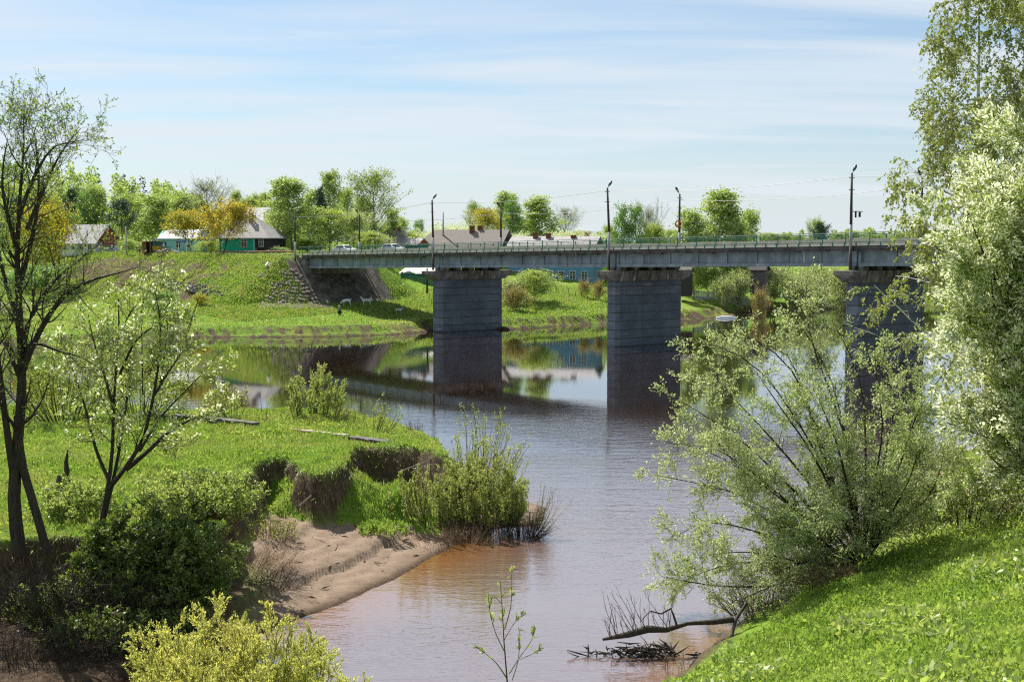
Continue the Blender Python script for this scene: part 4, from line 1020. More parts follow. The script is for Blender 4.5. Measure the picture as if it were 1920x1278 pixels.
def shrub(name, cat, label, u, v, Y, specs, sd, leaf, bark='bark_olive', stems=16, n1=7, n2=0, leafn=20, ls=0.07, asp=0.4, wander=0.06, up=0.10, r0=0.02, base_r=0.5, z=None, L1=0.5, extra=None, kang=26, spread=0.02, droop=0, group=None, along=.8, per0=0.1):
    """stems fan out from a base; specs = (height, half width, lean x)"""
    leafn = int(leafn * 1.5 + .5); ls = ls * 1.3
    r = seed(sd); H, Wd, lean = specs[:3]; dyw = specs[3] if len(specs) > 3 else 1.0
    b0 = np.array(W(u, v, Y)); b0[2] = (tz(b0[0], b0[1]) if z is None else z) - 0.08
    a = r.uniform(0, 6.283, stems); rr_ = np.sqrt(r.random(stems))
    off_ = np.stack([np.cos(a) * rr_, np.sin(a) * rr_ * dyw, np.zeros(stems)], 1)
    tip = np.stack([off_[:, 0] * Wd + lean, off_[:, 1] * Wd, H * np.sqrt(np.clip(1.02 - rr_ ** 2 * 0.85, .05, 1)) * r.uniform(.72, 1.06, stems)], 1)
    start = off_ * base_r; vec = tip - start; L = np.linalg.norm(vec, axis=1)
    d0 = nrm(vec) + np.array([0, 0, -up * 2.2])
    P = grow(r, start, d0, L * 1.05, 8, wander, up)
    R = r0 * np.linspace(1, 0.2, 9)[None].repeat(stems, 0) * r.uniform(.6, 1.2, stems)[:, None]
    tb = [(P, R)]; P1, R1 = kids(r, P, R, n1, 0.18, 1.0, kang, 9, L1, None, 5, 0.10, up * 0.6, 0.55); tb.append((P1, R1))
    src = [P1, None]; last = P1
    if n2:
        P2, R2 = kids(r, P1, R1, n2, 0.1, 1.0, kang + 8, 10, L1 * 0.45, None, 4, 0.15, up * 0.5, 0.5); tb.append((P2, R2)); last = P2
    C, D = leaf_on(r, last, leafn, per0, spread, droop, along)
    C2, D2 = leaf_on(r, P, leafn, 0.3, spread, droop, along)
    V, Q = leaves(r, np.concatenate([C, C2]), np.concatenate([D, D2]), ls, asp)
    sets = [('foliage', V, Q, leaf)] if leafn else []
    if extra:
        C, D = leaf_on(r, last, extra[0], 0.4, spread, 0, along); V, Q = leaves(r, C, D, extra[1], extra[2]); sets.append(('blossom', V, Q, extra[3]))
    return plant(name, cat, label, tuple(b0), tb, sets, bark, group, stem='stems')

# fresh willow saplings on the back edge of the spit
shrub('willow_shrub', 'shrub', 'upright fresh green willow shrub at the back edge of the grassy spit', 592, 775, 73.5, (2.7, 1.75, 0.1), 221, 'lf_shrub', stems=52, n1=8, leafn=15, ls=0.085, L1=0.4, kang=16, base_r=1.3, per0=0)
shrub('willow_shrub', 'shrub', 'low yellow green willow shrub just left of the taller one on the spit', 428, 772, 73.5, (1.8, 1.3, 0.0), 222, 'lf_shrub', stems=26, n1=6, leafn=12, ls=0.08, L1=0.3, kang=16, base_r=0.9)
shrub('willow_shrub', 'shrub', 'small reddish green shrub at the right of the spit top', 712, 800, 69, (1.7, 0.85, 0.45), 223, 'lf_shrub', stems=16, n1=5, leafn=7, ls=0.06, L1=0.3, kang=20, base_r=0.5)
shrub('willow_shrub', 'shrub', 'grey leafed shrub behind the flowering tree on the water edge', 120, 770, 72, (4.4, 3.6, 0), 224, 'lf_cherry', stems=50, n1=10, leafn=16, ls=0.085, L1=0.7, kang=30, base_r=1.2, r0=0.03)
shrub('willow_shrub', 'shrub', 'leafy green shrub behind the flowering tree, right of the tall trunk', 260, 775, 72, (3.4, 2.6, 0.0), 225, 'lf_cherry', stems=30, n1=8, leafn=9, ls=0.08, L1=0.6, kang=30, base_r=0.9, r0=0.03)
shrub('dry_grass_clump', 'dry grass', 'tuft of dry brown stalks beside the dark timber on the spit', 650, 815, 71, (1.2, 0.9, 0.1), 226, 'lf_shrub', bark='dead', stems=46, n1=3, leafn=0, L1=0.25, base_r=0.8, r0=0.012)
shrub('dry_grass_clump', 'dry grass', 'reddish dry grass tuft at the right lip of the spit', 775, 812, 69, (0.85, 0.55, 0.0), 227, 'lf_shrub', bark='dead', stems=40, n1=2, leafn=0, L1=0.2, base_r=0.4, r0=0.012)
# big shrub on the tip
shrub('willow_shrub', 'shrub', 'large bright green willow shrub on the tip of the spit over the water', 905, 975, 58.5, (3.3, 2.1, -0.2), 228, 'lf_shrub', stems=150, n1=10, leafn=17, ls=0.075, L1=0.5, kang=28, base_r=1.4, r0=0.022, z=0.15)
shrub('willow_shrub', 'shrub', 'long thin light green wands standing up behind the spit tip', 890, 905, 62.0, (4.2, 2.0, 0.5), 229, 'lf_shrub', stems=64, n1=7, leafn=6, ls=0.07, L1=0.5, kang=14, base_r=1.1, z=0.6)
shrub('willow_shrub', 'shrub', 'row of short green willow shoots in front of the eroded hollow', 795, 960, 57.0, (2.3, 1.5, -0.3, 0.4), 230, 'lf_shrub', stems=44, n1=6, leafn=15, ls=0.07, L1=0.35, kang=16, base_r=1.1)
shrub('dead_bush', 'bush', 'dark dead twigs trailing into the water at the spit tip', 985, 990, 57, (1.0, 1.35, 0.2), 231, 'lf_shrub', bark='bark', stems=60, n1=6, leafn=0, L1=0.5, kang=40, base_r=0.6, z=0.0, up=0.02)
shrub('dead_bush', 'bush', 'fan of long bare wands leaning out over the water right of the tip', 1000, 985, 57, (2.1, 1.0, 0.75), 232, 'lf_shrub', bark='bark_grey', stems=34, n1=4, leafn=1, ls=0.05, L1=0.4, kang=16, base_r=0.35, z=0.0, r0=0.014)
shrub('dry_bush', 'bush', 'brown leafless brush sprawling at the right end of the sand bar', 850, 1000, 55.5, (0.9, 1.9, 0), 233, 'lf_shrub', bark='dead', stems=90, n1=5, leafn=0, L1=0.4, kang=30, base_r=1.5, r0=0.012, up=0.03)
shrub('dry_bush', 'bush', 'brown dry brush at the left end of the sand bar', 475, 1060, 48.5, (0.8, 1.6, 0.4), 234, 'lf_shrub', bark='dead', stems=110, n1=5, leafn=0, L1=0.4, kang=35, base_r=1.0, r0=0.011, up=0.02)
shrub('dry_bush', 'bush', 'pale straw brush where the grass meets the upper sand', 505, 985, 52.5, (0.85, 1.1, 0.1), 235, 'lf_shrub', bark='dead', stems=110, n1=4, leafn=1, ls=0.06, L1=0.3, kang=30, base_r=0.8, r0=0.011)
shrub('dry_bush', 'bush', 'dark tangled brush by the lower left sand edge', 520, 1085, 47.0, (0.55, 1.2, 0.2), 236, 'lf_shrub', bark='bark', stems=70, n1=5, leafn=0, L1=0.35, kang=40, base_r=0.8, r0=0.011, up=0.0)
shrub('green_tuft', 'weeds', 'green weed tuft growing on the upper sand bar', 715, 975, 55.0, (0.5, 1.0, 0.1), 237, 'lf_weed', bark='dead', stems=70, n1=3, leafn=6, ls=0.09, asp=.3, L1=0.25, base_r=0.8, r0=0.008)
# dark leafy bush hanging over the shaded bank
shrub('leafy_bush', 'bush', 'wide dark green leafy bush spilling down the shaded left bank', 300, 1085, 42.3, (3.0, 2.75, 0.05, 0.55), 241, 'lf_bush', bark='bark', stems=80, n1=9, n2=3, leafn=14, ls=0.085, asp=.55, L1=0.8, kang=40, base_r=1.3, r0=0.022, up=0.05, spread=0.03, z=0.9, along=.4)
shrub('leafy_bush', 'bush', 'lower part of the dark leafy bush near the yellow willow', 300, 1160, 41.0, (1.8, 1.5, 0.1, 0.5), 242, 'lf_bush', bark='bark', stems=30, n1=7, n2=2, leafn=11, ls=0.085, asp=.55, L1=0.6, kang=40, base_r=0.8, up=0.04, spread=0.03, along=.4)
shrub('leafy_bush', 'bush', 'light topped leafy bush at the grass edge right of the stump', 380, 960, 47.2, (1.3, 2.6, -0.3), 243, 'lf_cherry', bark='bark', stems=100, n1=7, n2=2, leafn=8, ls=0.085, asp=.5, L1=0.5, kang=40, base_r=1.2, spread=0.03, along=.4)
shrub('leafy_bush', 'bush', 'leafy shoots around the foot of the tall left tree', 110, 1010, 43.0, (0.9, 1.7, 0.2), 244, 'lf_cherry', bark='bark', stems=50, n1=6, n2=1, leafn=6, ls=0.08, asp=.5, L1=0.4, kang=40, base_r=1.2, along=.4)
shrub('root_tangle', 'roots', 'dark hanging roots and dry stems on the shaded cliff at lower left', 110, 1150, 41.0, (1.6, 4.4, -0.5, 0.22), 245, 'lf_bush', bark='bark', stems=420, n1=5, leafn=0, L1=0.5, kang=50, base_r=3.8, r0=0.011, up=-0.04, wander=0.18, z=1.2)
# yellow willow and small sapling nearer the camera
shrub('yellow_willow', 'bush', 'bright yellow flowering willow at the bottom edge', 430, 1420, 21.5, (3.05, 2.15, 0.0), 251, 'lf_yellow', stems=150, n1=14, n2=4, leafn=20, ls=0.031, asp=0.42, L1=0.6, kang=26, base_r=0.6, r0=0.012, spread=0.012, z=3.1, per0=0.0, along=1.4)
r = seed(252); Yt = 17.0
main = [pl([(955, 1400), (952, 1278), (945, 1210), (942, 1140), (938, 1090)], Yt, 0.016, 0.004), pl([(950, 1270), (930, 1240), (905, 1220), (893, 1212)], Yt, 0.009, 0.003), pl([(948, 1225), (930, 1190), (918, 1150), (915, 1110)], Yt, 0.008, 0.003, [0, -.2, -.3, -.4]),
        pl([(946, 1180), (958, 1140), (960, 1100), (958, 1070)], Yt, 0.008, 0.003, [0, .1, .2, .3]), pl([(955, 1262), (975, 1230), (998, 1200), (1003, 1180)], Yt, 0.009, 0.003, [0, .2, .3, .4]), pl([(975, 1235), (1000, 1225), (1012, 1215)], Yt, 0.006, 0.003, [.1, .2, .3]),
        pl([(945, 1200), (965, 1165), (985, 1150)], Yt, 0.006, 0.003), pl([(960, 1275), (972, 1240), (976, 1185), (972, 1175)], Yt, 0.007, 0.003, [.1, .2, .3, .4]), pl([(940, 1130), (925, 1115), (918, 1130)], Yt, 0.005, 0.002)]
Pm, Rm = resample(main)
P1, R1 = kids(r, Pm, Rm, [4, 3, 3, 3, 3, 2, 2, 2, 1], 0.5, 1.0, 28, 6, 0.10, None, 4, 0.1, 0.1, 0.5)
C, D = leaf_on(r, Pm[:, 5:], 11, 0.2, 0.004, 0, 1.1); C2, D2 = leaf_on(r, P1, 6, 0.2, 0.004, 0, 1.1)
V, Q = leaves(r, np.concatenate([C, C2]), np.concatenate([D, D2]), 0.058, 0.34)
b0 = W(955, 1400, Yt); zg = tz(b0[0], b0[1]); Pm[0, 0, 2] = min(Pm[0, 0, 2], zg - 0.05); b0[2] = zg
plant('willow_sapling', 'sapling', 'thin lone sapling with small bright leaves at the bottom centre', tuple(b0), shift([(Pm, Rm), (P1, R1)], b0), [('foliage', V - b0, Q, 'lf_shrub')], 'bark_olive', stem='stem')

# big grey-green willow, right middle
r = seed(261); Yt = 46.0
ends = [((1612, 1040), (1560, 900), (1500, 700), (1440, 640), (1375, 620), 0.4), ((1610, 1040), (1540, 860), (1440, 700), (1360, 640), (1300, 640), -0.6), ((1615, 1035), (1600, 880), (1560, 700), (1510, 620), (1470, 570), 1.0),
        ((1620, 1035), (1625, 880), (1620, 720), (1585, 640), (1560, 600), 0.5), ((1628, 1035), (1660, 850), (1690, 700), (1720, 670), (1740, 640), 0.8), ((1630, 1035), (1680, 900), (1720, 760), (1770, 700), (1800, 660), -0.8),
        ((1605, 1045), (1500, 930), (1400, 830), (1310, 770), (1265, 745), -1.2), ((1600, 1050), (1480, 980), (1380, 920), (1280, 900), (1228, 890), 0.4), ((1600, 1055), (1490, 1020), (1400, 990), (1320, 970), (1275, 1000), -1.6),
        ((1595, 1060), (1500, 1060), (1420, 1050), (1340, 1060), (1290, 1085), -0.6), ((1590, 1070), (1500, 1095), (1430, 1100), (1340, 1100), (1240, 1080), -1.0), ((1612, 1040), (1590, 820), (1520, 640), (1505, 590), (1512, 530), 1.6),
        ((1608, 1040), (1530, 820), (1480, 640), (1400, 640), (1350, 640), 2.2), ((1608, 1040), (1500, 880), (1390, 760), (1330, 700), (1290, 690), 2.0), ((1605, 1045), (1470, 930), (1360, 860), (1300, 830), (1250, 830), 1.8),
        ((1620, 1040), (1640, 900), (1660, 800), (1640, 700), (1640, 650), -1.8), ((1610, 1040), (1570, 940), (1520, 840), (1460, 760), (1420, 700), -2.2), ((1605, 1045), (1530, 990), (1450, 920), (1380, 880), (1340, 820), -2.4),
        ((1612, 1045), (1600, 960), (1580, 870), (1560, 800), (1530, 740), -2.6), ((1600, 1050), (1540, 1020), (1470, 1000), (1420, 960), (1390, 940), -2.9), ((1622, 1040), (1700, 950), (1740, 880), (1780, 830), (1800, 790), 1.5), ((1630, 1040), (1680, 970), (1730, 950), (1760, 900), (1770, 850), 0)]
ends += [((1600, 1055), (1520, 1060), (1450, 1040), (1390, 1030), (1330, 1040), -2.6), ((1605, 1055), (1560, 1060), (1520, 1050), (1480, 1060), (1440, 1080), -2.8), ((1612, 1050), (1600, 1010), (1590, 980), (1560, 960), (1520, 950), -3.2), ((1618, 1050), (1640, 1000), (1650, 960), (1660, 930), (1650, 900), -2.6), ((1590, 1060), (1500, 1080), (1440, 1100), (1400, 1120), (1370, 1130), -.8), ((1600, 1050), (1500, 960), (1430, 900), (1380, 860), (1340, 840), -2.8), ((1622, 1045), (1660, 980), (1690, 930), (1710, 890), (1720, 850), -1.6), ((1605, 1050), (1560, 1030), (1530, 1000), (1490, 985), (1450, 990), -3.4)]
main = [pl([e[i] for i in range(5)], Yt, random.uniform(0.04, 0.075), 0.010, [0, e[5] * .3, e[5] * .6, e[5] * .85, e[5]]) for e in ends]
Pm, Rm = resample(main)
P1, R1 = kids(r, Pm, Rm, 24, 0.12, 1.0, 42, 14, 1.3, lambda t: 1.1 - 0.45 * t, 7, 0.13, 0.03, 0.36)
P2, R2 = kids(r, P1, R1, 10, 0.1, 1.0, 44, 14, 0.62, None, 5, 0.20, 0.02, 0.5)
lw = (P2[:, -1, 2] < 7.6) | (r.random(len(P2)) < .45)
C, D = leaf_on(r, P2[lw], 15, 0.08, 0.04, 0, .7); C2, D2 = leaf_on(r, P1, 16, 0.4, 0.04, 0, .7)
V, Q = leaves(r, np.concatenate([C, C2]), np.concatenate([D, D2]), 0.088, 0.46)
b0 = W(1612, 1045, Yt); b0[2] = tz(b0[0], b0[1]) - 0.05
plant('willow_bush', 'bush', 'huge rounded grey green willow bush leaning over the right shore', tuple(b0), shift([(Pm, Rm), (P1, R1), (P2, R2)], b0), [('crown', V - b0, Q, 'lf_willow')], 'bark')
# shade tangle and russet brush at its foot
shrub('dry_bush', 'bush', 'russet dry stems under the right side of the big willow', 1725, 925, 50.5, (0.9, 1.2, 0), 262, 'lf_shrub', bark='dead', stems=120, n1=4, leafn=0, L1=0.35, kang=25, base_r=0.9, r0=0.012)
shrub('dry_bush', 'bush', 'reddish dry brush between the big willow and the near grass', 1570, 1075, 43.5, (0.9, 1.5, -0.3), 263, 'lf_shrub', bark='dead', stems=130, n1=5, leafn=0, L1=0.4, kang=32, base_r=1.1, r0=0.011, up=.03)
shrub('dead_bush', 'bush', 'grey bare twigs hanging at the water line below the big willow', 1425, 1130, 42.6, (1.3, 1.4, -0.2), 264, 'lf_willow', bark='bark_grey', stems=60, n1=6, leafn=1, ls=0.06, L1=0.5, kang=40, base_r=0.9, up=0.0, wander=0.1)
shrub('dry_grass_clump', 'dry grass', 'few dry stalks at the water edge near the bottom of the grass slope', 1275, 1262, 38.4, (0.8, 0.5, 0.0), 265, 'lf_shrub', bark='dead', stems=18, n1=3, leafn=0, L1=0.25, base_r=0.5, r0=0.01)
# white blossoming bird cherry at the right edge
r = seed(271); b0 = np.array((16.1, 42.0, 0.0)); b0[2] = tz(16.1, 42.0) - 0.1
n = 12; a = r.uniform(0, 6.283, n); tip = np.stack([np.cos(a) * r.uniform(.4, 3.3, n), np.sin(a) * r.uniform(.4, 3.0, n), r.uniform(8.0, 12.6, n)], 1)
Pm = grow(r, r.normal(0, .25, (n, 3)) * np.array([1, 1, 0]), nrm(tip), np.linalg.norm(tip, axis=1), 11, 0.05, 0.02); Rm = 0.13 * np.linspace(1, .12, 12)[None].repeat(n, 0)
P1, R1 = kids(r, Pm, Rm, 34, 0.15, 1.0, 58, 14, 3.0, lambda t: np.where(t < .3, .75 + t, 1.12 - 0.62 * t), 7, 0.10, 0.035, 0.3)
P2, R2 = kids(r, P1, R1, 10, 0.15, 1.0, 42, 12, 0.95, None, 5, 0.14, 0.04, 0.5)
C, D = leaf_on(r, P2, 34, 0.1, 0.07, 0.1, .5); C2, D2 = leaf_on(r, P1, 22, 0.35, 0.07, 0.1)
V, Q = leaves(r, np.concatenate([C, C2]), np.concatenate([D, D2]), 0.105, 0.5)
sel = P2[r.random(len(P2)) < 0.85]
Cf, Df = leaf_on(r, sel, 26, 0.35, 0.08, -0.1, 1.0); Vf, Qf = leaves(r, Cf, Df, 0.13, 0.40)
plant('bird_cherry_tree', 'tree', 'dense bird cherry covered in white blossom filling the right edge', tuple(b0), [(Pm, Rm), (P1, R1), (P2, R2)], [('crown', V, Q, 'lf_cherry'), ('blossom', Vf, Qf, 'flower')], 'bark')
shrub('bird_cherry_shrub', 'shrub', 'low leafy shoots of bird cherry left of the white tree', 1740, 760, 52, (4.6, 1.8, 0.1), 272, 'lf_cherry', bark='bark', stems=40, n1=9, n2=2, leafn=10, ls=0.09, asp=.5, L1=0.8, kang=38, base_r=0.8, spread=.04, along=.4, extra=(2, 0.1, .35, 'flower'))
# birch behind, drooping twigs
r = seed(281); b0 = np.array((18.0, 52.0, 0.0)); b0[2] = tz(18.0, 52.0) - 0.1
Pm = grow(r, np.zeros((2, 3)), np.array([[0.02, 0, 1.0], [-0.14, 0.1, 1.0]]), np.array([22.0, 18.5]), 11, 0.02, 0.02); Rm = 0.26 * np.linspace(1, .1, 12)[None].repeat(2, 0)
P1, R1 = kids(r, Pm, Rm, [46, 30], 0.24, 1.0, 52, 9, 6.0, lambda t: np.clip(1.25 - t, .18, 1), 9, 0.08, 0.015, 0.26)
low = pl([(1935, 420), (1860, 395), (1800, 375), (1760, 350), (1735, 345), (1700, 345)], 50.5, 0.06, 0.01, n=10)
P1 = np.concatenate([P1, low[0] - b0]); R1 = np.concatenate([R1, low[1]])
P2, R2 = kids(r, P1, R1, 12, 0.2, 1.0, 45, 12, 1.5, None, 6, 0.10, -0.10, 0.45)
P3, R3 = kids(r, P2, R2, 5, 0.15, 1.0, 40, 12, 0.9, None, 6, 0.08, -0.30, 0.6)
R3 = np.clip(R3, 0.005, 0.009)
C, D = leaf_on(r, P3, 12, 0.05, 0.03, 0.5, .5); C2, D2 = leaf_on(r, P2, 8, 0.2, 0.03, 0.5)
V, Q = leaves(r, np.concatenate([C, C2]), np.concatenate([D, D2]), 0.11, 0.7)
plant('birch_tree', 'tree', 'tall birch with drooping twigs hanging into the sky at upper right', tuple(b0), [(Pm, Rm), (P1, R1), (P2, R2), (P3, R3)], [('crown', V, Q, 'lf_birch')], 'birch_bark')

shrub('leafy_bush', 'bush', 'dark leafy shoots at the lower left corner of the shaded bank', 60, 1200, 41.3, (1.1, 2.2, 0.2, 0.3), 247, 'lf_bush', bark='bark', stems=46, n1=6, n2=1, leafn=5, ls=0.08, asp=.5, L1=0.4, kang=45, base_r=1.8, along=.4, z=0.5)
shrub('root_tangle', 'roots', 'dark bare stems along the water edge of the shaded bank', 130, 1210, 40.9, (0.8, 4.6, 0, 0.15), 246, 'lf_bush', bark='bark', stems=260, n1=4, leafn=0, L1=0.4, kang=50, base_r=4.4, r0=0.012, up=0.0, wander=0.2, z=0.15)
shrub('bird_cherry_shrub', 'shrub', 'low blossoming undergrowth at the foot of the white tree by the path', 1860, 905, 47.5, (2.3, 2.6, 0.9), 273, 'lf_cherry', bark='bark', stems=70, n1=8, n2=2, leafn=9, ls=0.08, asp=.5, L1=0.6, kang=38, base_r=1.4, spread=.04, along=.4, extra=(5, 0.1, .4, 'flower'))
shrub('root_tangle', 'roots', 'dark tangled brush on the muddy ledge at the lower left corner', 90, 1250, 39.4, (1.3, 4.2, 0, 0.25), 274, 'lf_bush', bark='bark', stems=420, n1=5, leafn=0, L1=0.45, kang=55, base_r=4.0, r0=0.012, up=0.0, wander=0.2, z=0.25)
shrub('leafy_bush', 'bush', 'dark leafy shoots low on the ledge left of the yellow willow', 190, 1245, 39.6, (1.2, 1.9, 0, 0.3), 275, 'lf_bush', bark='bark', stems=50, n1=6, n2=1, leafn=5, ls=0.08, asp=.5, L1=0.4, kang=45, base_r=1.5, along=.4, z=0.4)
# dead grass and roots hanging from the lip of the eroded bank
r = seed(248); TP = np.array(TOP); segs = [(i, i + 1) for i in range(11, 26)] + [(0, 1)]
C, D = [], []
for i, j in segs:
    a_, b_ = TP[i], TP[j % len(TP)]; n = int(np.linalg.norm(b_ - a_) * 100); t = r.uniform(0, 1, n)[:, None]
    xy = a_ + (b_ - a_) * t + r.normal(0, .22, (n, 2)); zt_ = terrain(xy[:, 0], xy[:, 1])[0]
    zz = np.where(zt_ > 1.2, np.minimum(zt_, 2.9), 2.6) + .02
    C.append(np.concatenate([xy, zz[:, None]], 1)); D.append(np.stack([r.normal(0, .25, n), -np.abs(r.normal(.35, .3, n)), -np.ones(n) * r.uniform(.2, 1, n)], 1))
C = np.concatenate(C); D = np.concatenate(D); k = r.random(len(C)) < .6
V, Q = leaves(r, C[k], D[k], 0.34, 0.06, .6); tag(obj_np('hanging_roots', mesh_np('hanging_roots', V, Q), M['lf_dry2']), 'brown roots and dead grass hanging from the eroded bank lip', 'roots', kind='stuff')
V, Q = leaves(r, C[~k], D[~k] * .5 + np.array([0, -.3, .2]), 0.28, 0.12, .6); tag(obj_np('lip_grass', mesh_np('lip_grass', V, Q), M['lf_grass']), 'green grass curling over the lip of the eroded bank', 'grass', kind='stuff')
shrub('leafy_bush', 'bush', 'leafy shoots growing over the broken stump on the left bank', 150, 950, 46.8, (1.2, 1.5, -0.2), 249, 'lf_cherry', bark='bark', stems=50, n1=6, n2=2, leafn=7, ls=0.08, asp=.5, L1=0.45, kang=40, base_r=1.2, along=.4)
# sticks and dark specks washed up on the sand
r = seed(250); n = 2600; X = r.uniform(-12, 1, n); Y_ = r.uniform(44, 60, n); z, sa, di, un, pa, dr = terrain(X, Y_); k = (sa > .6) & (z > .05); C = np.stack([X, Y_, z + .012], 1)[k]; D = r.normal(0, 1, C.shape); D[:, 2] *= .08
V, Q = leaves(r, C, D, np.where(r.random(len(C)) < .12, .32, .07), .16, .5); tag(obj_np('washed_up_twigs', mesh_np('washed_up_twigs', V, Q), M['old_leaf']), 'small dark twigs and specks scattered on the sand bar', 'twigs', kind='stuff')
# ---- grass and weeds: nobody could count them
def scatter(name, label, poly, zz, n, size, asp, mat, sd, cond, upz=1.4, cat='grass', lean=0.5, clump=0.0, blades=1):
    r = seed(sd); P = np.array([G(u, v, zz) for u, v in poly]); lo, hi = P.min(0), P.max(0)
    X = r.uniform(lo[0], hi[0], n); Y_ = r.uniform(lo[1], hi[1], n); k = sdist(P, X, Y_) > 0; X, Y_ = X[k], Y_[k]
    z, sa, di, un, pa, dr = terrain(X, Y_); k = cond(z, sa, di, un, pa, X, Y_, r); X, Y_, z = X[k], Y_[k], z[k]
    if blades > 1:
        X = np.repeat(X, blades); Y_ = np.repeat(Y_, blades); z = np.repeat(z, blades); X = X + r.normal(0, .03, len(X)); Y_ = Y_ + r.normal(0, .03, len(X))
    hgt = r.uniform(0, clump, len(X)) * fbm(X * .8, Y_ * .8) * 2 if clump else 0
    C = np.stack([X, Y_, z - 0.01 + hgt], 1); D = r.normal(0, lean, C.shape) + np.array([0, 0, upz])
    sc = size * (0.45 + 1.2 * fbm(X * 0.7 + 5, Y_ * 0.7) ** 1.3)
    V, Q = leaves(r, C, D, sc, asp, 0.5)
    o = obj_np(name, mesh_np(name, V, Q), M[mat]); tag(o, label, cat, kind='stuff'); return o
pen_poly = [(-60, 762), (100, 764), (640, 770), (720, 783), (785, 803), (850, 845), (860, 900), (760, 950), (600, 960), (400, 1010), (-60, 1040)]
okp = lambda z, sa, di, un, pa, X, Y, r: (z > 0.9) & (sa < 0.35) & (r.random(len(z)) > di * 0.95)
scatter('spit_grass', 'short bright grass covering the top of the left spit', pen_poly, 2.8, 250000, 0.17, 0.16, 'lf_grass', 301, okp)
scatter('spit_weeds', 'low leafy weeds spread over the left spit', pen_poly, 2.8, 120000, 0.12, 0.6, 'lf_weed', 302, lambda z, sa, di, un, pa, X, Y, r: okp(z, sa, di, un, pa, X, Y, r) & (fbm(X * .35, Y * .35 + 3) + r.random(len(z)) * .3 > 0.60), upz=0.7, lean=0.7, clump=0.12, cat='weeds')
near_poly = [(1000, 1450), (1250, 1190), (1380, 1110), (1460, 1060), (1560, 990), (1700, 880), (1830, 770), (2050, 740), (2250, 1000), (2400, 1750), (1100, 1750)]
okn = lambda z, sa, di, un, pa, X, Y, r: (z > 0.22) & (di < 0.7) & (r.random(len(z)) > pa * 1.05)
scatter('slope_weeds', 'dense bright green leafy ground cover on the right slope', near_poly, 2.4, 900000, 0.105, 0.6, 'lf_weed', 303, lambda *a: okn(*a) & (a[6] < 47), upz=0.75, lean=0.7, clump=0.22, cat='weeds')
scatter('slope_grass', 'long grass mixed through the right slope and shore', near_poly, 2.4, 350000, 0.24, 0.10, 'lf_grass', 304, lambda *a: okn(*a) & ((a[6] > 40) | (fbm(a[5] * .5, a[6] * .5) > .5) | (sdist(NEAR, a[5], a[6]) < 1.6)), lean=0.45)
scatter('dry_blades', 'dry straw coloured blades scattered on the spit', pen_poly, 2.8, 60000, 0.2, 0.12, 'lf_dry', 311, lambda z, sa, di, un, pa, X, Y, r: okp(z, sa, di * .3, un, pa, X, Y, r) & (fbm(X * .3 + 9, Y * .3) + r.random(len(z)) * .25 > 0.62), lean=.8, upz=.6)
mead = [(-40, 640), (-40, 480), (600, 476), (820, 540), (822, 618), (600, 628), (370, 630), (130, 645)]
scatter('meadow_grass', 'grass tufts on the far meadow and embankment', [(-40, 650), (-40, 560), (480, 545), (820, 575), (822, 618), (600, 628), (370, 630), (130, 645)], 1.6, 110000, 0.26, 0.45, 'lf_grass', 305, lambda z, sa, di, un, pa, X, Y, r: (z > 0.5) & (r.random(len(z)) > di * .8) & (un < .3), lean=.7)
def emb_scatter(name, label, a0, a1, n, size, mat, sd, d0, d1, side=-1):
    r = seed(sd); a = r.uniform(a0, a1, n); q = (-2.2 - r.uniform(d0, d1, n)) if side < 0 else r.uniform(d0, d1, n)
    X = P0[0] + E1[0] * a + E2[0] * q; Y_ = P0[1] + E1[1] * a + E2[1] * q
    z, sa, di, un, pa, dr = terrain(X, Y_); k = (r.random(n) > di * .9) & (un < .2) & (z > 0.4) & (z < 9.68); C = np.stack([X, Y_, z], 1)[k]
    V, Q = leaves(r, C, r.normal(0, .8, C.shape) + np.array([0, 0, 1.0]), size, 0.5); tag(obj_np(name, mesh_np(name, V, Q), M[mat]), label, 'grass', kind='stuff')
scatter('slope_dry_stems', 'dry straw coloured stems among the greenery of the right slope', near_poly, 2.4, 26000, 0.34, 0.035, 'lf_dry', 312, lambda *a: okn(*a) & (fbm(a[5] * .4 + 2, a[6] * .4) + a[7].random(len(a[0])) * .3 > 0.74), lean=.6, upz=1.0)
scatter('slope_tall_weeds', 'taller nettle like weeds in clumps on the right slope', near_poly, 2.4, 260000, 0.15, 0.5, 'lf_cherry', 313, lambda *a: okn(*a) & (fbm(a[5] * .55 + 8, a[6] * .55) > 0.60), lean=.8, upz=.5, clump=0.5, cat='weeds')
emb_scatter('embankment_grass', 'rough grass tufts on the scarred road embankment', -130, -18, 100000, 0.30, 'lf_grass', 306, 0.0, 17)
emb_scatter('bank_grass', 'bright grass on the far bank seen under the bridge', -30, 90, 130000, 0.28, 'lf_grass', 307, 3, 50, 1)
# ------------------------------------------------------------------ village
M['teal'] = surf('teal_paint', (0.02, 0.40, 0.27), (0.015, 0.33, 0.22), (1, 1, 6), 2)
M['pale_teal'] = surf('pale_teal_paint', (0.25, 0.60, 0.52), (0.20, 0.52, 0.45), s=2)
M['white_wall'] = surf('whitewashed_wall', (0.62, 0.64, 0.64), (0.5, 0.52, 0.54), s=1)
M['red_wood'] = surf('red_planks', (0.34, 0.07, 0.035), (0.24, 0.05, 0.025), (6, 6, 1), 2)
M['grey_roof'] = surf('grey_slate_roof', (0.38, 0.36, 0.35), (0.26, 0.25, 0.25), (1, 1, 5), 1.5, extra=[((0.10, 0.09, 0.09), (0.6, 0.6, 9), 1.2, 0.6, 0.7)])
M['white_roof'] = surf('white_sheet_roof', (0.82, 0.82, 0.84), (0.74, 0.74, 0.77), s=1)
M['pale_roof'] = surf('pale_sheet_roof', (0.68, 0.65, 0.60), (0.52, 0.49, 0.45), s=0.8)
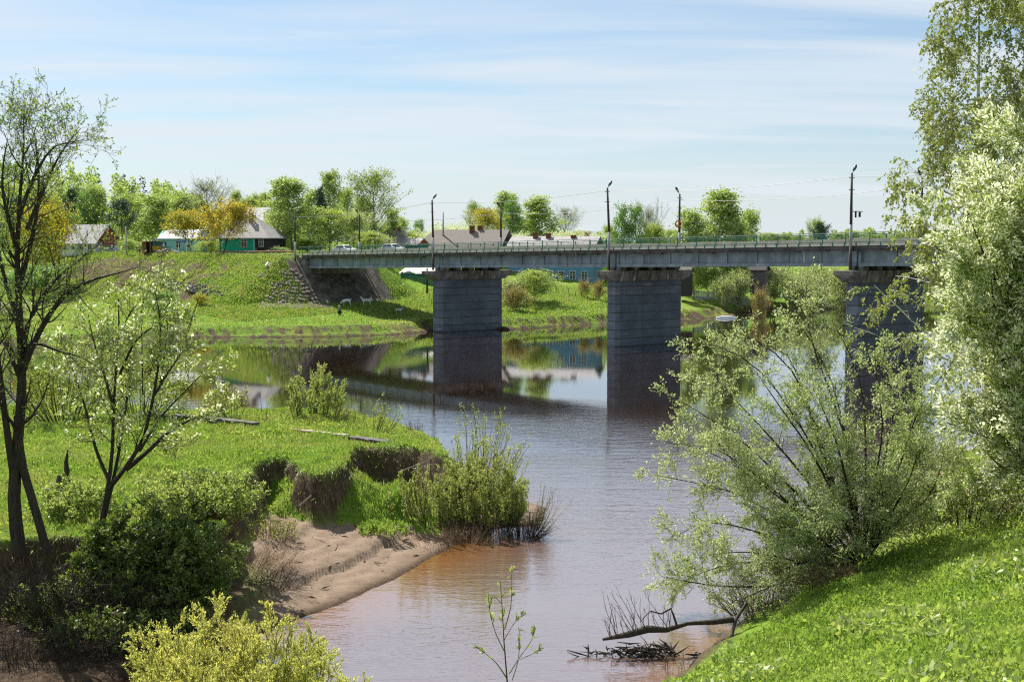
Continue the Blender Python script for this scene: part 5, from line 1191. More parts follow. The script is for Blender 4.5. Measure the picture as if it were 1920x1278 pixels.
M['mauve_roof'] = surf('mauve_roof', (0.24, 0.20, 0.24), (0.19, 0.16, 0.19), s=1)
def wavy(name, a, b, sc):
    m, ns, ls = new_mat(name); o = N(ns, 'ShaderNodeOutputMaterial'); p = N(ns, 'ShaderNodeBsdfPrincipled'); p.inputs['Roughness'].default_value = .9
    t = N(ns, 'ShaderNodeTexCoord'); mp_ = N(ns, 'ShaderNodeMapping'); w = N(ns, 'ShaderNodeTexWave'); w.wave_type = 'BANDS'; w.bands_direction = 'X'; w.inputs['Scale'].default_value = sc
    w.inputs['Distortion'].default_value = 0.6
    ls.new(t.outputs['Object'], w.inputs['Vector'])
    c = mixc(ns, ls, w.outputs['Fac'], a, b); c = mixc(ns, ls, noise_fac(ns, ls, s=1.2), c, tuple(x * .75 for x in a)); ls.new(c, p.inputs['Base Color']); ls.new(p.outputs[0], o.inputs[0]); return m
M['slate_wave'] = wavy('corrugated_slate', (0.27, 0.235, 0.21), (0.10, 0.085, 0.08), 1.1)
M['dark_log'] = surf('dark_log_wall', (0.055, 0.045, 0.045), (0.03, 0.026, 0.03), (1, 1, 8), 2)
M['blue_wall'] = surf('light_blue_planks', (0.13, 0.28, 0.44), (0.09, 0.22, 0.37), (1.5, 1.5, 6), 1.5)
M['navy'] = surf('dark_blue_gable', (0.03, 0.05, 0.10), (0.02, 0.035, 0.07), s=2)
M['yellow_paint'] = surf('yellow_paint', (0.50, 0.33, 0.03), (0.42, 0.26, 0.03), s=3)
M['green_wall'] = surf('dark_green_paint', (0.02, 0.13, 0.12), (0.015, 0.10, 0.09), s=3)
M['brown_wood'] = surf('brown_boards', (0.20, 0.09, 0.04), (0.12, 0.055, 0.03), s=3)
M['sign_blue'] = surf('sign_blue', (0.02, 0.09, 0.36), (0.02, 0.08, 0.30), s=1, rough=.5)
M['sign_white'] = surf('sign_white', (0.72, 0.74, 0.78), (0.66, 0.68, 0.72), s=1, rough=.5)
M['rust'] = surf('rusty_pipe', (0.30, 0.17, 0.12), (0.18, 0.10, 0.08), s=3)

def window(e, mb_frame_mat, x, z, w, h, y, ny=-1, axis='x', curtain=False):
    """a window on a wall facing -y (axis x) or +x (axis y) of the house frame"""
    f = MB(); g = MB(); t = 0.07
    def bx(m, u0, u1, z0, z1, d0, d1):
        if axis == 'x': m.box(u0, u1, y + ny * d1 if ny < 0 else y + d0, y + ny * d0 if ny < 0 else y + d1, z0, z1)
        else: m.box(y + d0, y + d1, u0, u1, z0, z1)
    bx(f, x - w / 2 - t, x + w / 2 + t, z + h, z + h + t, 0.002, 0.07); bx(f, x - w / 2 - t, x + w / 2 + t, z - t, z, 0.002, 0.09)
    bx(f, x - w / 2 - t, x - w / 2, z, z + h, 0.002, 0.06); bx(f, x + w / 2, x + w / 2 + t, z, z + h, 0.002, 0.06)
    bx(f, x - 0.03, x + 0.03, z, z + h, 0.012, 0.05); bx(f, x - w / 2, x - 0.032, z + h * .62, z + h * .62 + .05, 0.012, 0.05); bx(f, x + 0.032, x + w / 2, z + h * .62, z + h * .62 + .05, 0.012, 0.05)
    bx(g, x - w / 2, x + w / 2, z, z + h, 0.003, 0.011)
    fo = f.build('window', mb_frame_mat, e); g.build('pane', M['glass'], fo)
def roof_gable(e, w, d, zh, rh, ov, mat, gmat=None, hipl=0.0, hipr=0.0, th=0.12):
    """ridge along x; hipl/hipr pull the ridge ends in"""
    mb = MB(); W2, D2 = w / 2 + ov, d / 2 + ov; zl = zh - ov * rh / (d / 2)
    for dz, flip in ((0, 0),):
        A, B, C_, D_ = (-W2, -D2, zl), (W2, -D2, zl), (W2, D2, zl), (-W2, D2, zl); R0, R1 = (-W2 + hipl, 0, zh + rh), (W2 - hipr, 0, zh + rh)
        up = lambda p: (p[0], p[1], p[2] + th)
        mb.add([A, B, C_, D_, R0, R1, up(A), up(B), up(C_), up(D_), up(R0), up(R1)],
               [(6, 7, 11, 10), (8, 9, 10, 11), (7, 8, 11), (9, 6, 10), (0, 4, 5, 1), (2, 5, 4, 3), (1, 5, 2), (3, 4, 0), (0, 1, 7, 6), (1, 2, 8, 7), (2, 3, 9, 8), (3, 0, 6, 9)] if (hipl or hipr) else
               [(6, 7, 11, 10), (8, 9, 10, 11), (0, 4, 5, 1), (2, 5, 4, 3), (0, 1, 7, 6), (2, 3, 9, 8), (1, 5, 11, 7), (5, 2, 8, 11), (3, 4, 10, 9), (4, 0, 6, 10)])
    return mb.build('roof', mat, e)
def house_body(e, w, d, zh, rh, mat, z0=-2.0, gable=True, gmat=None, hipl=False, hipr=False):
    mb = MB(); mb.box(-w / 2, w / 2, -d / 2, d / 2, z0, zh); o = mb.build('wall', mat, e)
    if gable:
        for s, h in ((-1, hipl), (1, hipr)):
            if h: continue
            g = MB(); x0, x1 = sorted((s * w / 2, s * (w / 2 - .12)))
            g.add([(x0, -d / 2, zh + .003), (x0, d / 2, zh + .003), (x0, 0, zh + rh - .01), (x1, -d / 2, zh + .003), (x1, d / 2, zh + .003), (x1, 0, zh + rh - .01)], [(0, 2, 1), (3, 4, 5), (0, 1, 4, 3), (1, 2, 5, 4), (2, 0, 3, 5)])
            g.build('gable', gmat or mat, e)
    return o
def chimney(e, x, y, z0, z1, s=0.5, parent=None, mat='brick'):
    mb = MB(); mb.box(x - s / 2, x + s / 2, y - s / 2, y + s / 2, z0, z1 - .15); mb.box(x - s / 2 - .06, x + s / 2 + .06, y - s / 2 - .06, y + s / 2 + .06, z1 - .149, z1)
    return mb.build('chimney', M[mat], parent or e)
def place(name, label, cat, u, vbase, Y, yaw, zb=None):
    p = W(u, vbase, Y); z = p[2] if zb is None else zb
    return empty(name, (p[0], p[1], z), rad(yaw), label, cat)
def zat(v, Y): return W(960, v, Y)[2]

# white house, grey roof, red gable
Y = 268; e = place('village_house', 'white house with grey roof and red gable behind the thin trees', 'house', 168, 476, Y, -28)
z0 = zat(476, Y); zh = zat(453, Y) - z0; rh = zat(422, Y) - z0 - zh
house_body(e, 9.3, 6.4, zh, rh, M['white_wall'], gmat=M['red_wood']); roof_gable(e, 9.3, 6.4, zh, rh, .5, M['grey_roof'])
for x in (-3, -1, 1.2, 3.2): window(e, M['white'], x, 0.8, 0.8, 1.1, -3.2)
mb = MB(); mb.box(4.66, 5.9, -1.6, 1.6, zh - .6, zh + .2); mb.build('porch_roof', M['red_wood'], e)
# pale teal building with white roof
Y = 264; e = place('village_house', 'pale teal low house with bright white roof near the bus shelter', 'house', 342, 476, Y, -12)
z0 = zat(476, Y); zh = zat(446, Y) - z0; rh = zat(431, Y) - z0 - zh
house_body(e, 7.6, 5.0, zh, rh, M['pale_teal']); roof_gable(e, 7.6, 5.0, zh, rh, .35, M['white_roof'], hipl=1.5)
mb = MB(); mb.box(-2.9, -2.0, -2.60, -2.503, 1.35, 2.2); f = mb.build('picture_board', M['black'], e)
mb = MB(); mb.box(-2.78, -2.12, -2.63, -2.602, 1.45, 1.6); mb.prism([(-2.7, 0), (-2.2, 0), (-2.45, .5)], 0, .03, 0, lambda x, y, z: (x, -2.602 - z, 1.62 + y)); mb.build('pictogram', M['sign_white'], f)
window(e, M['white'], 0.4, 1.2, .8, 1.0, -2.5); window(e, M['white'], 2.3, 1.2, .8, 1.0, -2.5)
# bus shelter
Y = 246; e = place('bus_shelter', 'small green and yellow bus shelter with brown front beside the road', 'bus shelter', 285, 475, Y, 28)
mb = MB(); mb.box(-1.5, -1.4, -1, 1, 0, 1.9); mb.box(1.4, 1.5, -1, 1, 0, 2.0); mb.box(-1.4, 1.4, .9, 1, 0, 2); mb.build('wall', M['brown_wood'], e)
mb = MB(); mb.box(-0.15, 1.4, -1.0, -0.9, 0, .55, 0); mb.box(-0.15, 1.4, -1.0, -0.9, .55, 1.25, 1); mb.box(-0.15, 1.4, -1.0, -0.9, 1.25, 1.95, 0); mb.build('front_panel', [M['green_wall'], M['yellow_paint']], e)
mb = MB(); mb.box(-0.65, -0.35, -1.0, -.9, 0, 1.95); mb.box(-1.4, -1.2, -1.0, -.9, 0, 1.95); mb.build('doorpost', M['brown_wood'], e)
mb = MB(); mb.hexa([(-1.75, -1.3, 1.96), (1.7, -1.3, 2.02), (1.7, 1.2, 2.02), (-1.75, 1.2, 1.96), (-1.75, -1.3, 2.1), (1.7, -1.3, 2.16), (1.7, 1.2, 2.16), (-1.75, 1.2, 2.1)]); mb.build('roof', M['rust'], e)
# bus stop sign
Y = 245; e = place('bus_stop_sign', 'blue bus stop sign with white bus marks above the shelter', 'sign', 289, 476, Y, 0)
mb = MB(); mb.tube([(0, 0, -.3), (0, 0, 2.9)], .04, 6); mb.build('post', M['pole_grey'], e)
mb = MB(); mb.box(-.24, .24, -.08, -.045, 1.95, 2.85); f = mb.build('sign_plate', M['sign_blue'], e)
mb = MB(); mb.box(-.15, .15, -.1, -.082, 2.5, 2.62); mb.box(-.15, .15, -.1, -.082, 2.25, 2.38); mb.build('bus_symbol', M['sign_white'], f)
# direction sign
Y = 238; e = place('direction_sign', 'long blue road direction sign on two posts with white lettering', 'road sign', 343, 474, Y, 0)
for x in (-.75, .65):
    mb = MB(); mb.tube([(x, 0, -.4), (x, 0, 1.95)], .055, 6); mb.build('post', M['white'], e)
mb = MB(); mb.hexa([(-1.05, -.1, 1.78), (1.05, -.1, 1.62), (1.05, -.06, 1.62), (-1.05, -.06, 1.78), (-1.05, -.1, 2.16), (1.05, -.1, 2.02), (1.05, -.06, 2.02), (-1.05, -.06, 2.16)]); f = mb.build('sign_plate', M['sign_blue'], e)
mb = MB()
mb.prism([(-.98, 0.1), (-.88, 0.0), (-.88, .2)], 0, .012, 0, lambda x, y, z: (x, -.103 - z, 1.87 + y - x * .06))
def stroke(x, h, w=.035, y0=0): mb.box(x, x + w, -.117, -.103, 1.84 + y0 - x * .065, 1.84 + y0 + h - x * .065)
x = -.80
for h in (.2, .14, .14, .14, .2, .14, .14, .14): stroke(x, h); mb.box(x + .035, x + .09, -.117, -.103, 1.84 - x * .065 + h - .04, 1.84 - x * .065 + h); x += .14
x = .55
for h in (.2, .2): stroke(x, h, .05); mb.box(x + .05, x + .12, -.117, -.103, 1.84 - x * .065, 1.84 - x * .065 + .2); x += .2
mb.build('lettering', M['sign_white'], f)
# round sign
Y = 236; e = place('round_sign', 'round black and white road sign seen through the branches', 'road sign', 210, 476, Y, 0)
mb = MB(); mb.tube([(0, 0, -1), (0, 0, 2.1)], .04, 6); mb.build('post', M['pole_grey'], e)
mb = MB(); mb.prism([(.33 * math.cos(t), .42 * math.sin(t)) for t in np.linspace(0, 2 * math.pi, 21)[:-1]], -.03, .03, 0, lambda x, y, z: (x, -.07 - z, 1.2 + y)); f = mb.build('sign_plate', M['black'], e)
mb = MB(); mb.box(-.16, .2, -.125, -.102, 1.22, 1.48); mb.box(-.2, .14, -.125, -.102, .98, 1.12); mb.build('marking', M['sign_white'], f)
# teal hip-roofed house
Y = 241; e = place('village_house', 'teal house with big grey hip roof and a dark log wing', 'house', 474, 474, Y, -16)
z0 = zat(474, Y); zh = zat(442, Y) - z0; rh = zat(407, Y) - z0 - zh
mb = MB(); mb.box(-4.4, 2.1, -3.6, 3.6, -2, zh); mb.build('wall', M['teal'], e)
mb = MB(); mb.box(2.102, 4.4, -3.3, 3.6, -2, zh - .25); mb.build('log_wing', M['dark_log'], e)
mb = MB(); mb.box(1.9, 2.15, -3.66, -3.603, 0, zh); mb.build('corner_board', M['pale_teal'], e)
rf = roof_gable(e, 8.8, 7.2, zh, rh, .55, M['grey_roof'], hipl=3.7, hipr=4.4)
mb = MB(); mb.tube([(-4.95, -4.15, zh - .42), (-1.25, -0.05, zh + rh + .2)], .12, 5); x = mb.build('hip_ridge', M['white'], rf)
mb = MB(); mb.tube([(-1.3, 0, zh + rh + .2), (.6, 0, zh + rh + .2)], .12, 5); x = mb.build('ridge_cap', M['brown_wood'], rf)
chimney(e, 0.25, -.9, zh + rh - 1.0, zh + rh + .75, .6, rf, 'concrete_dark')
window(e, M['white'], 0.2, 1.0, 1.0, 1.35, -3.6); window(e, M['white'], 3.2, 1.1, .75, 1.3, -3.3)
mb = MB(); mb.box(2.4, 5.4, -4.0, -3.9, .3, .42); mb.box(2.5, 2.6, -4.0, -3.9, -.5, .9); mb.box(5.2, 5.3, -4, -3.9, -.5, .9); mb.build('porch_rail', M['pale_dead'], e)
# barn with white roof behind
Y = 280; e = place('barn', 'barn with tall pale broken roof behind the teal house', 'barn', 482, 470, Y, -10)
z0 = zat(470, Y); zh = zat(425, Y) - z0; zr = zat(389, Y) - z0
house_body(e, 7.4, 7, zh, zr - zh, M['pale_roof'], hipl=True); 
mb = MB(); mb.add([(-3.4, -4.6, zh - 1.6), (3.9, -4.6, zh - 1.6), (3.9, -2.3, zh + 1.2), (-3.6, -2.3, zh + 1.2), (-1.6, 0, zr), (4.0, 0, zr), (3.9, 4, zh), (-3.6, 4, zh)], [(0, 1, 2, 3), (4, 5, 6, 7)])
mb.add([(-3.6, -2.3, zh + 1.205), (3.95, -2.3, zh + 1.205), (4.0, 0, zr + .005), (-1.6, 0, zr + .005)], [(0, 1, 2, 3)], 1)
mb.build('roof', [M['pale_roof'], M['white_roof']], e)
# utility poles on the village road
def upole(u, vb, vt, Y, label, arm=True, mat='pole_grey'):
    e = place('utility_pole', label, 'utility pole', u, vb, Y, 0); H = zat(vt, Y) - zat(vb, Y)
    mb = MB(); mb.tube([(0, 0, -1), (0, 0, H)], [.16, .11], 7); mb.build('pole', M[mat], e, smooth=True)
    if arm: mb = MB(); mb.box(-.7, .7, -.05, .05, H - .5, H - .38); mb.box(-.5, .5, -.05, .05, H - 1.1, H - 1.0); mb.build('crossarm', M['pole_dark'], e)
    return e, H
upole(237, 475, 424, 250, 'grey utility pole right of the white house', True)
e, H = upole(396, 476, 400, 236, 'pole carrying a blue plate and a grey sign board', False)
mb = MB(); mb.box(.12, .85, -.2, -.16, 3.75, 4.1); mb.build('blue_plate', M['sign_blue'], e)
mb = MB(); mb.box(-.6, .75, -.24, -.17, 2.2, 2.6); mb.build('sign_board', M['pole_grey'], e)
upole(1118 / 1677 * 210 + 590, 462, 432, 250, 'short dark pole just right of the silver car', False, 'pole_dark')
upole(831, 432, 398, 262, 'thin aerial mast rising behind the brown roof', False, 'pole_grey')
e, H = upole(801, 537, 503, 212, 'dark post on the bank just left of the left pier', False, 'pole_dark')
# guard rail
mb = MB(); gr = empty('guard_rail', fr(-34, 0.5, 9.75), 0, 'rusty pale pipe guard rail along the road left of the bridge', 'guard rail')
g0 = Vector(fr(-34, .5, 9.75))
mb.tube([Vector(fr(-36, .3, 10.35)) - g0, Vector(fr(-47, .3, 10.25)) - g0, Vector(fr(-60, .3, 10.15)) - g0], .11, 6); mb.build('pipe', M['rust'], gr)
for a in range(-60, -35, 4): mb = MB(); x = Vector(fr(a, .3, 9.6)) - g0; mb.tube([x, x + Vector((0, 0, .6))], .08, 5); mb.build('post', M['rust'], gr)
# firewood pile
Y = 240; e = place('firewood_pile', 'heap of split pale firewood by the pale teal house', 'firewood', 316, 474, Y, 5); r_ = random.Random(4); mb = MB(); mb2 = MB()
for i in range(70):
    x = r_.uniform(-2.0, 1.6); z = r_.uniform(0, .75 * (1 - abs(x + .2) / 2.6)); y = r_.uniform(-.6, .4); a = r_.uniform(-.4, .4)
    mb.tube([(x, y - .2, z), (x + .25 * math.sin(a), y + .3, z + .1 * math.cos(a))], r_.uniform(.06, .11), 5)
mb.build('logs', M['pale_dead'], e)
mb = MB()
for i in range(9): mb.box(-1.6 + i * .22, -1.5 + i * .22, .5, .55, -.2, 1.0 + .08 * (i % 3))
mb.build('picket_screen', M['old_timber'], e)

# brown roofed house
Y = 262; e = place('village_house', 'long house with brown corrugated roof and brick chimneys behind the railing', 'house', 872, 530, Y, -20)
z0 = zat(530, Y); zh = zat(464, Y) - z0; rh = zat(432, Y) - z0 - zh
house_body(e, 16.4, 8.4, zh, rh, M['dark_log'], gmat=M['navy'], hipl=True); rf = roof_gable(e, 16.4, 8.4, zh, rh, .5, M['slate_wave'], hipl=2.6)
for x in (1.6, 2.9): chimney(e, x, -.5 if x < 2 else .3, zh + rh - 1.3, zh + rh + .85, .75, rf)
for i in range(6): window(e, M['white'], -6.5 + i * 2.5, zh - 2.4, .9, 1.2, -4.2)
# blue house: two storeys, seen over and under the deck
Y = 256; e = place('village_house', 'light blue plank house seen under the bridge with grey roof above', 'house', 1042, 532, Y, -16)
z0 = zat(532, Y); zh = zat(462, Y) - z0; rh = zat(444, Y) - z0 - zh
house_body(e, 15.4, 8, zh, rh, M['blue_wall'], gmat=M['navy']); rf = roof_gable(e, 15.4, 8, zh, rh, .5, M['grey_roof'])
for u, h in ((-3.6, .7), (-1.2, .65), (3.4, .3)): chimney(e, u, -.6, zh + rh - 1.2, zh + rh + h, .8, rf)
for fl in (1.0, 4.2):
    for i in range(7): window(e, M['sign_white'], -6.4 + i * 2.1, fl, .95, 1.35, -4.0)
# small dark gabled shed near brown house
Y = 250; e = place('shed', 'small dark shed with reddish gable left of the brown roof', 'shed', 782, 468, Y, -35); z0 = zat(468, Y)
house_body(e, 2.6, 3.2, 0.9, 1.0, M['green_wall'], gmat=M['red_wood'], z0=-5); roof_gable(e, 2.6, 3.2, 0.9, 1.0, .3, M['grey_roof'])
# mauve roof
Y = 275; e = place('village_house', 'house with plain mauve grey roof right of the silver car', 'house', 737, 470, Y, 15); z0 = zat(470, Y)
house_body(e, 4.4, 6, 1.5, 2.3, M['white_wall'], z0=-5); roof_gable(e, 4.4, 6, 1.5, 2.3, .4, M['mauve_roof']); chimney(e, 1.2, 0, 3.2, 4.5, .5)
# long low shed under the deck
Y = 240; e = place('shed', 'long low shed with light windows seen under the bridge by the left pier', 'shed', 776, 528, Y, -14); z0 = zat(528, Y); zh = zat(511, Y) - z0
house_body(e, 8.4, 4, zh, .7, M['dark_log']); roof_gable(e, 8.4, 4, zh, .7, .6, M['pale_roof'])
for i, x in enumerate((-3.0, -2.1, -1.2, 1.0, 2.2)): window(e, M['white'] if i < 3 else M['dark_log'], x, .35, .6, .75, -2.0)
e = empty('board_fence', (0, 0, 0), 0, 'dark green board fence in front of the low shed', 'fence')
mb = MB(); p, q_ = W(752, 528, 232), W(822, 533, 226); n = 46
for i in range(n):
    t = i / n; x, y = p[0] + (q_[0] - p[0]) * t, p[1] + (q_[1] - p[1]) * t; zz = tz(x, y); mb.box(x - .06, x + .06, y - .02, y + .02, zz - .3, zz + 1.25 + .05 * ((i * 7) % 3))
e.location = (p[0], p[1], 0); o = mb.build('boards', M['green_wall'], e, loc=(-p[0], -p[1], 0))
# dark hut and fence on the right bank
Y = 236; e = place('shed', 'small dark weathered hut among the bushes right of the middle pier', 'shed', 1424, 530, Y, -25); house_body(e, 2.4, 2.4, 2.2, .8, M['old_timber']); roof_gable(e, 2.4, 2.4, 2.2, .8, .3, M['dark_log'])
Y = 232; e = place('shed', 'dark shed just right of the middle pier', 'shed', 1284, 532, Y, -20); house_body(e, 2.0, 2.6, 2.0, .6, M['dark_log']); roof_gable(e, 2.0, 2.6, 2.0, .6, .3, M['old_timber'])
e = empty('picket_fence', tuple(W(1300, 532, 238)), 0, 'pale grey plank fence behind the shady trees right of the middle pier', 'fence'); mb = MB(); b = Vector(W(1300, 532, 238))
for i in range(60):
    x = i * .16; zz = tz(b.x + x, b.y + x * .2) - b.z; mb.box(x, x + .12, x * .2, x * .2 + .03, zz - .2, zz + 1.5)
mb.build('planks', M['pole_grey'], e)
mb = MB(); b = Vector(W(1010, 536, 226)); fe = empty('wire_fence', tuple(b), 0, 'low post fence with debris below the blue house', 'fence')
for i in range(14):
    mb = MB(); x = i * .95; y = -i * .32; zz = tz(b.x + x, b.y + y) - b.z; mb.tube([(x, y, zz - .2), (x + random.uniform(-.08, .08), y, zz + random.uniform(.7, 1.1))], .05, 5); mb.build('post', M['old_timber'], fe)
# fence posts on the left meadow
mb = MB(); b = Vector(W(205, 560, 205)); fe = empty('wire_fence', tuple(b), 0, 'row of thin dark fence posts on the left meadow', 'fence')
for i in range(9):
    mb = MB(); x = i * .85; zz = tz(b.x + x, b.y) - b.z; mb.tube([(x, 0, zz - .2), (x, 0, zz + 1.2)], .06, 5); mb.build('post', M['old_timber'], fe)

# ------------------------------------------------------------------ cars on the bridge
def car(a, q, label, mat, scale=1.0):
    x, y, z = fr(a, q, zd(a) - 0.05); e = empty('parked_car', (x, y, z), BR_ANG, label, 'car'); e.scale = (scale,) * 3
    prof = [(-2.15, .35), (-2.2, .62), (-2.1, .86), (-1.55, .95), (-1.0, 1.36), (-.55, 1.45), (.35, 1.44), (.75, 1.32), (1.25, .96), (1.95, .86), (2.2, .68), (2.2, .36)]
    mb = MB(); fn = lambda x, y, z: (x, z * (1 if y < .97 else .84), y)
    n = len(prof); vs = []
    for s in (-.82, .82):
        vs += [(x, s * (1.0 if z_ < .97 else .80), z_) for x, z_ in prof]
    fs = [tuple(range(n)), tuple(range(n, 2 * n))[::-1]] + [(i, n + i, n + (i + 1) % n, (i + 1) % n) for i in range(n)]
    mb.add(vs, fs); body = mb.build('body', mat, e)
    mb = MB()
    for s in (-1, 1):
        def pt(x, z_): return (x, s * (.82 - (.16) * max(0, (z_ - .93)) / .5 + .012) if False else s * (.845 - .36 * max(0, z_ - .95)), z_)
        mb.add([pt(-1.35, .99), pt(-.25, .99), pt(-.25, 1.36), pt(-.92, 1.32)], [(0, 1, 2, 3)]); mb.add([pt(-.17, .99), pt(1.05, .99), pt(.7, 1.27), pt(.3, 1.37), pt(-.17, 1.37)], [(0, 1, 2, 3, 4)])
    mb.add([(1.27, -.6, .99), (1.27, .6, .99), (.80, .55, 1.31), (.80, -.55, 1.31)], [(0, 1, 2, 3)]); mb.add([(-1.56, -.6, 1.0), (-1.56, .6, 1.0), (-1.05, .55, 1.35), (-1.05, -.55, 1.35)], [(0, 1, 2, 3)])
    mb.build('window', M['glass'], e)
    for x in (-1.35, 1.35):
        for s in (-1, 1):
            mb = MB(); mb.tube([(x, s * .66, .31), (x, s * .86, .31)], .31, 14); w_ = mb.build('wheel', M['black'], e)
            mb = MB(); mb.tube([(x, s * .861, .31), (x, s * .87, .31)], .18, 10); mb.build('rim', M['pole_grey'], w_)
    for s in (-1, 1): mb = MB(); mb.box(2.19, 2.215, s * .62 - .14, s * .62 + .14, .62, .74); mb.build('headlight', M['lamp_glass'], e)
    return e
M['silver'] = surf('silver_paint', (0.55, 0.57, 0.62), (0.52, 0.54, 0.58), rough=.25, spec=.6); M['car_white'] = surf('white_car_paint', (0.7, 0.7, 0.7), (.66, .66, .67), rough=.3)
car(-20.5, BW - 3.2, 'silver sedan behind the railing near the left end of the bridge', M['silver'])
car(-33.0, BW - 3.2, 'white car mostly hidden by the railing left of the silver sedan', M['car_white'])

# ------------------------------------------------------------------ stone revetment on the embankment cone
mb = MB(); r_ = random.Random(8)
for row in range(17):
    z = 2.4 + row * 0.36
    for i in range(40):
        t = i / 39.0
        ang = rad(-128 + t * 112)
        dist = (9.72 - z) * 1.55
        # the corner of the embankment top nearest the camera, fanned out
        ca, cq = -35.0, -2.2
        a = ca + dist * math.cos(ang + rad(38) ) ; q = cq + dist * math.sin(ang + rad(38))
        _x, _y, _ = fr(a, q, 0)
        _v = 639 - F * math.tan(math.atan((tz(_x, _y) - 12) / _y) + rad(PITCH))
        if 960 + F * _x / _y < 492 + (560 - _v) * .75 + r_.uniform(-9, 9) or q > -0.5 or r_.random() < 0.12 + 0.02 * row * (t < .5): continue
        x, y, _ = fr(a, q, 0)
        z_ = tz(x, y) + 0.02
        w = dist * rad(112) / 39 * .46; h = .24
        tdir = Vector((math.cos(BR_ANG), math.sin(BR_ANG), 0)) * -math.sin(ang + rad(38)) + Vector((E2[0], E2[1], 0)) * math.cos(ang + rad(38))
        odir = (Vector((math.cos(BR_ANG), math.sin(BR_ANG), 0)) * math.cos(ang + rad(38)) + Vector((E2[0], E2[1], 0)) * math.sin(ang + rad(38))); sdir = (odir * 1.55 + Vector((0, 0, -1))).normalized()
        nd = (odir + Vector((0, 0, 1.55))).normalized(); c = Vector((x, y, z_)); j = lambda: r_.uniform(-.06, .06)
        P_ = [c + tdir * (sx * (w + j())) + sdir * (sy * (h + j() * .5)) + nd * n_ for n_ in (-.1, .10 + j()) for sx, sy in ((-1, -1), (1, -1), (1, 1), (-1, 1))]
        mb.hexa([tuple(p - Vector((P0[0], P0[1], 0))) for p in P_])
tag(mb.build('stone_paving', M['stone'], loc=(P0[0], P0[1], 0)), 'sloping cone of brown stone slabs below the left end of the bridge', 'stone paving')
# broken concrete chute and planks at the embankment top
e = empty('drain_chute', tuple(W(500, 512, 208)), 0, 'broken pale concrete chute lying down the embankment by the abutment', 'drain')
b = Vector(W(500, 512, 208)); mb = MB(); mb2 = MB()
def ground_line(pts, Y, lift=.12):
    out = []
    for u, v in pts:
        # walk along the sight line to the ground
        best = None
        for YY in np.arange(Y - 25, Y + 30, .5):
            p = W(u, v, YY)
            if tz(p[0], p[1]) >= p[2]: best = p; break
        p = best if best is not None else W(u, v, Y); out.append(Vector((p[0], p[1], p[2] + lift)))
    return out
gl = ground_line([(484, 521), (500, 509), (516, 497), (524, 489)], 210)
mb.tube([p - b for p in gl], .16, 5); mb.build('chute', M['pole_grey'], e)
gl = ground_line([(492, 521), (508, 508), (526, 494)], 210); mb2.tube([p - b for p in gl], .10, 5); mb2.build('pipe', M['pole_grey'], e)
gl = ground_line([(503, 497), (501, 503)], 210, .3); mb = MB(); mb.tube([p - b for p in gl], .35, 4); mb.build('block', M['barrier'], e)
# rubble at the embankment foot
r_ = random.Random(12); mb = MB(); b = None
for i in range(150):
    u = r_.uniform(300, 420); v = 530 + (u - 300) / 120 * 18 + r_.uniform(-7, 9); p = ground_line([(u, v)], 215, .05)[0]
    if b is None: b = p.copy()
    s = r_.uniform(.12, .38); c = p - b
    P_ = [c + Vector((sx * s + r_.uniform(-.1, .1), sy * s + r_.uniform(-.1, .1), sz * s * .5 + r_.uniform(-.06, .06))) for sz in (-1, 1) for sx, sy in ((-1, -1), (1, -1), (1, 1), (-1, 1))]; mb.hexa([tuple(q_) for q_ in P_])
tag(mb.build('rubble_heap', M['rubble'], loc=b), 'grey broken rubble strewn along the foot of the embankment', 'rubble', kind='stuff')

# ------------------------------------------------------------------ timber, stump, logs, litter
def log(name, label, cat, pts, Y, rr_, mat, K=8, ground=True, lift=.05, group=None):
    w = [Vector(W(u, v, Y)) for u, v in pts]
    if ground: w = [Vector((p.x, p.y, tz(p.x, p.y) + lift)) for p in w]
    mb = MB(); b = w[0]; mb.tube([p - b for p in w], rr_, K); return tag(mb.build(name, M[mat], loc=b, smooth=K > 5), label, cat, group)
def slab_between(name, label, cat, A, B, w, h, mat):
    A, B = Vector(A), Vector(B); d = (B - A).normalized(); s = d.cross(Vector((0, 0, 1))).normalized() * w / 2; u_ = Vector((0, 0, h)); mb = MB(); n = 8
    pts = [A.lerp(B, i / n) - A for i in range(n + 1)]
    for i in range(n):
        j0, j1 = random.uniform(-.03, .03), random.uniform(-.03, .03); p, q_ = pts[i], pts[i + 1] - d * .01
        mb.hexa([tuple(x) for x in (p - s, p + s, q_ + s, q_ - s, p - s + u_, p + s + u_ + Vector((0, 0, j0)), q_ + s + u_ + Vector((0, 0, j1)), q_ - s + u_)])
    return tag(mb.build(name, M[mat], loc=A), label, cat)
def gpt(u, v, zz, lift=0): x, y = G(u, v, zz); return (x, y, tz(x, y) + lift)
slab_between('fallen_beam', 'long dark beam lying in the grass on the left spit', 'beam', gpt(262, 781, 2.9, -.15), gpt(360, 787, 2.9, -.15), .45, .42, 'old_timber')
slab_between('fallen_beam', 'long grey beam lying in the grass, right piece', 'beam', gpt(362, 787, 2.9, -.15), gpt(480, 799, 2.9, -.25), .5, .48, 'old_timber')
slab_between('fallen_board', 'pale weathered board half buried in the spit grass', 'board', gpt(532, 800, 2.9, -.05), gpt(650, 812, 2.9, -.05), .4, .16, 'pale_dead')
slab_between('overhanging_timber', 'dark timber jutting out over the eroded hollow', 'timber', gpt(660, 816, 2.9, -.12), (gpt(738, 832, 2.7)[0], gpt(738, 832, 2.7)[1], gpt(660, 816, 2.9)[2] - .15), .6, .34, 'old_timber')
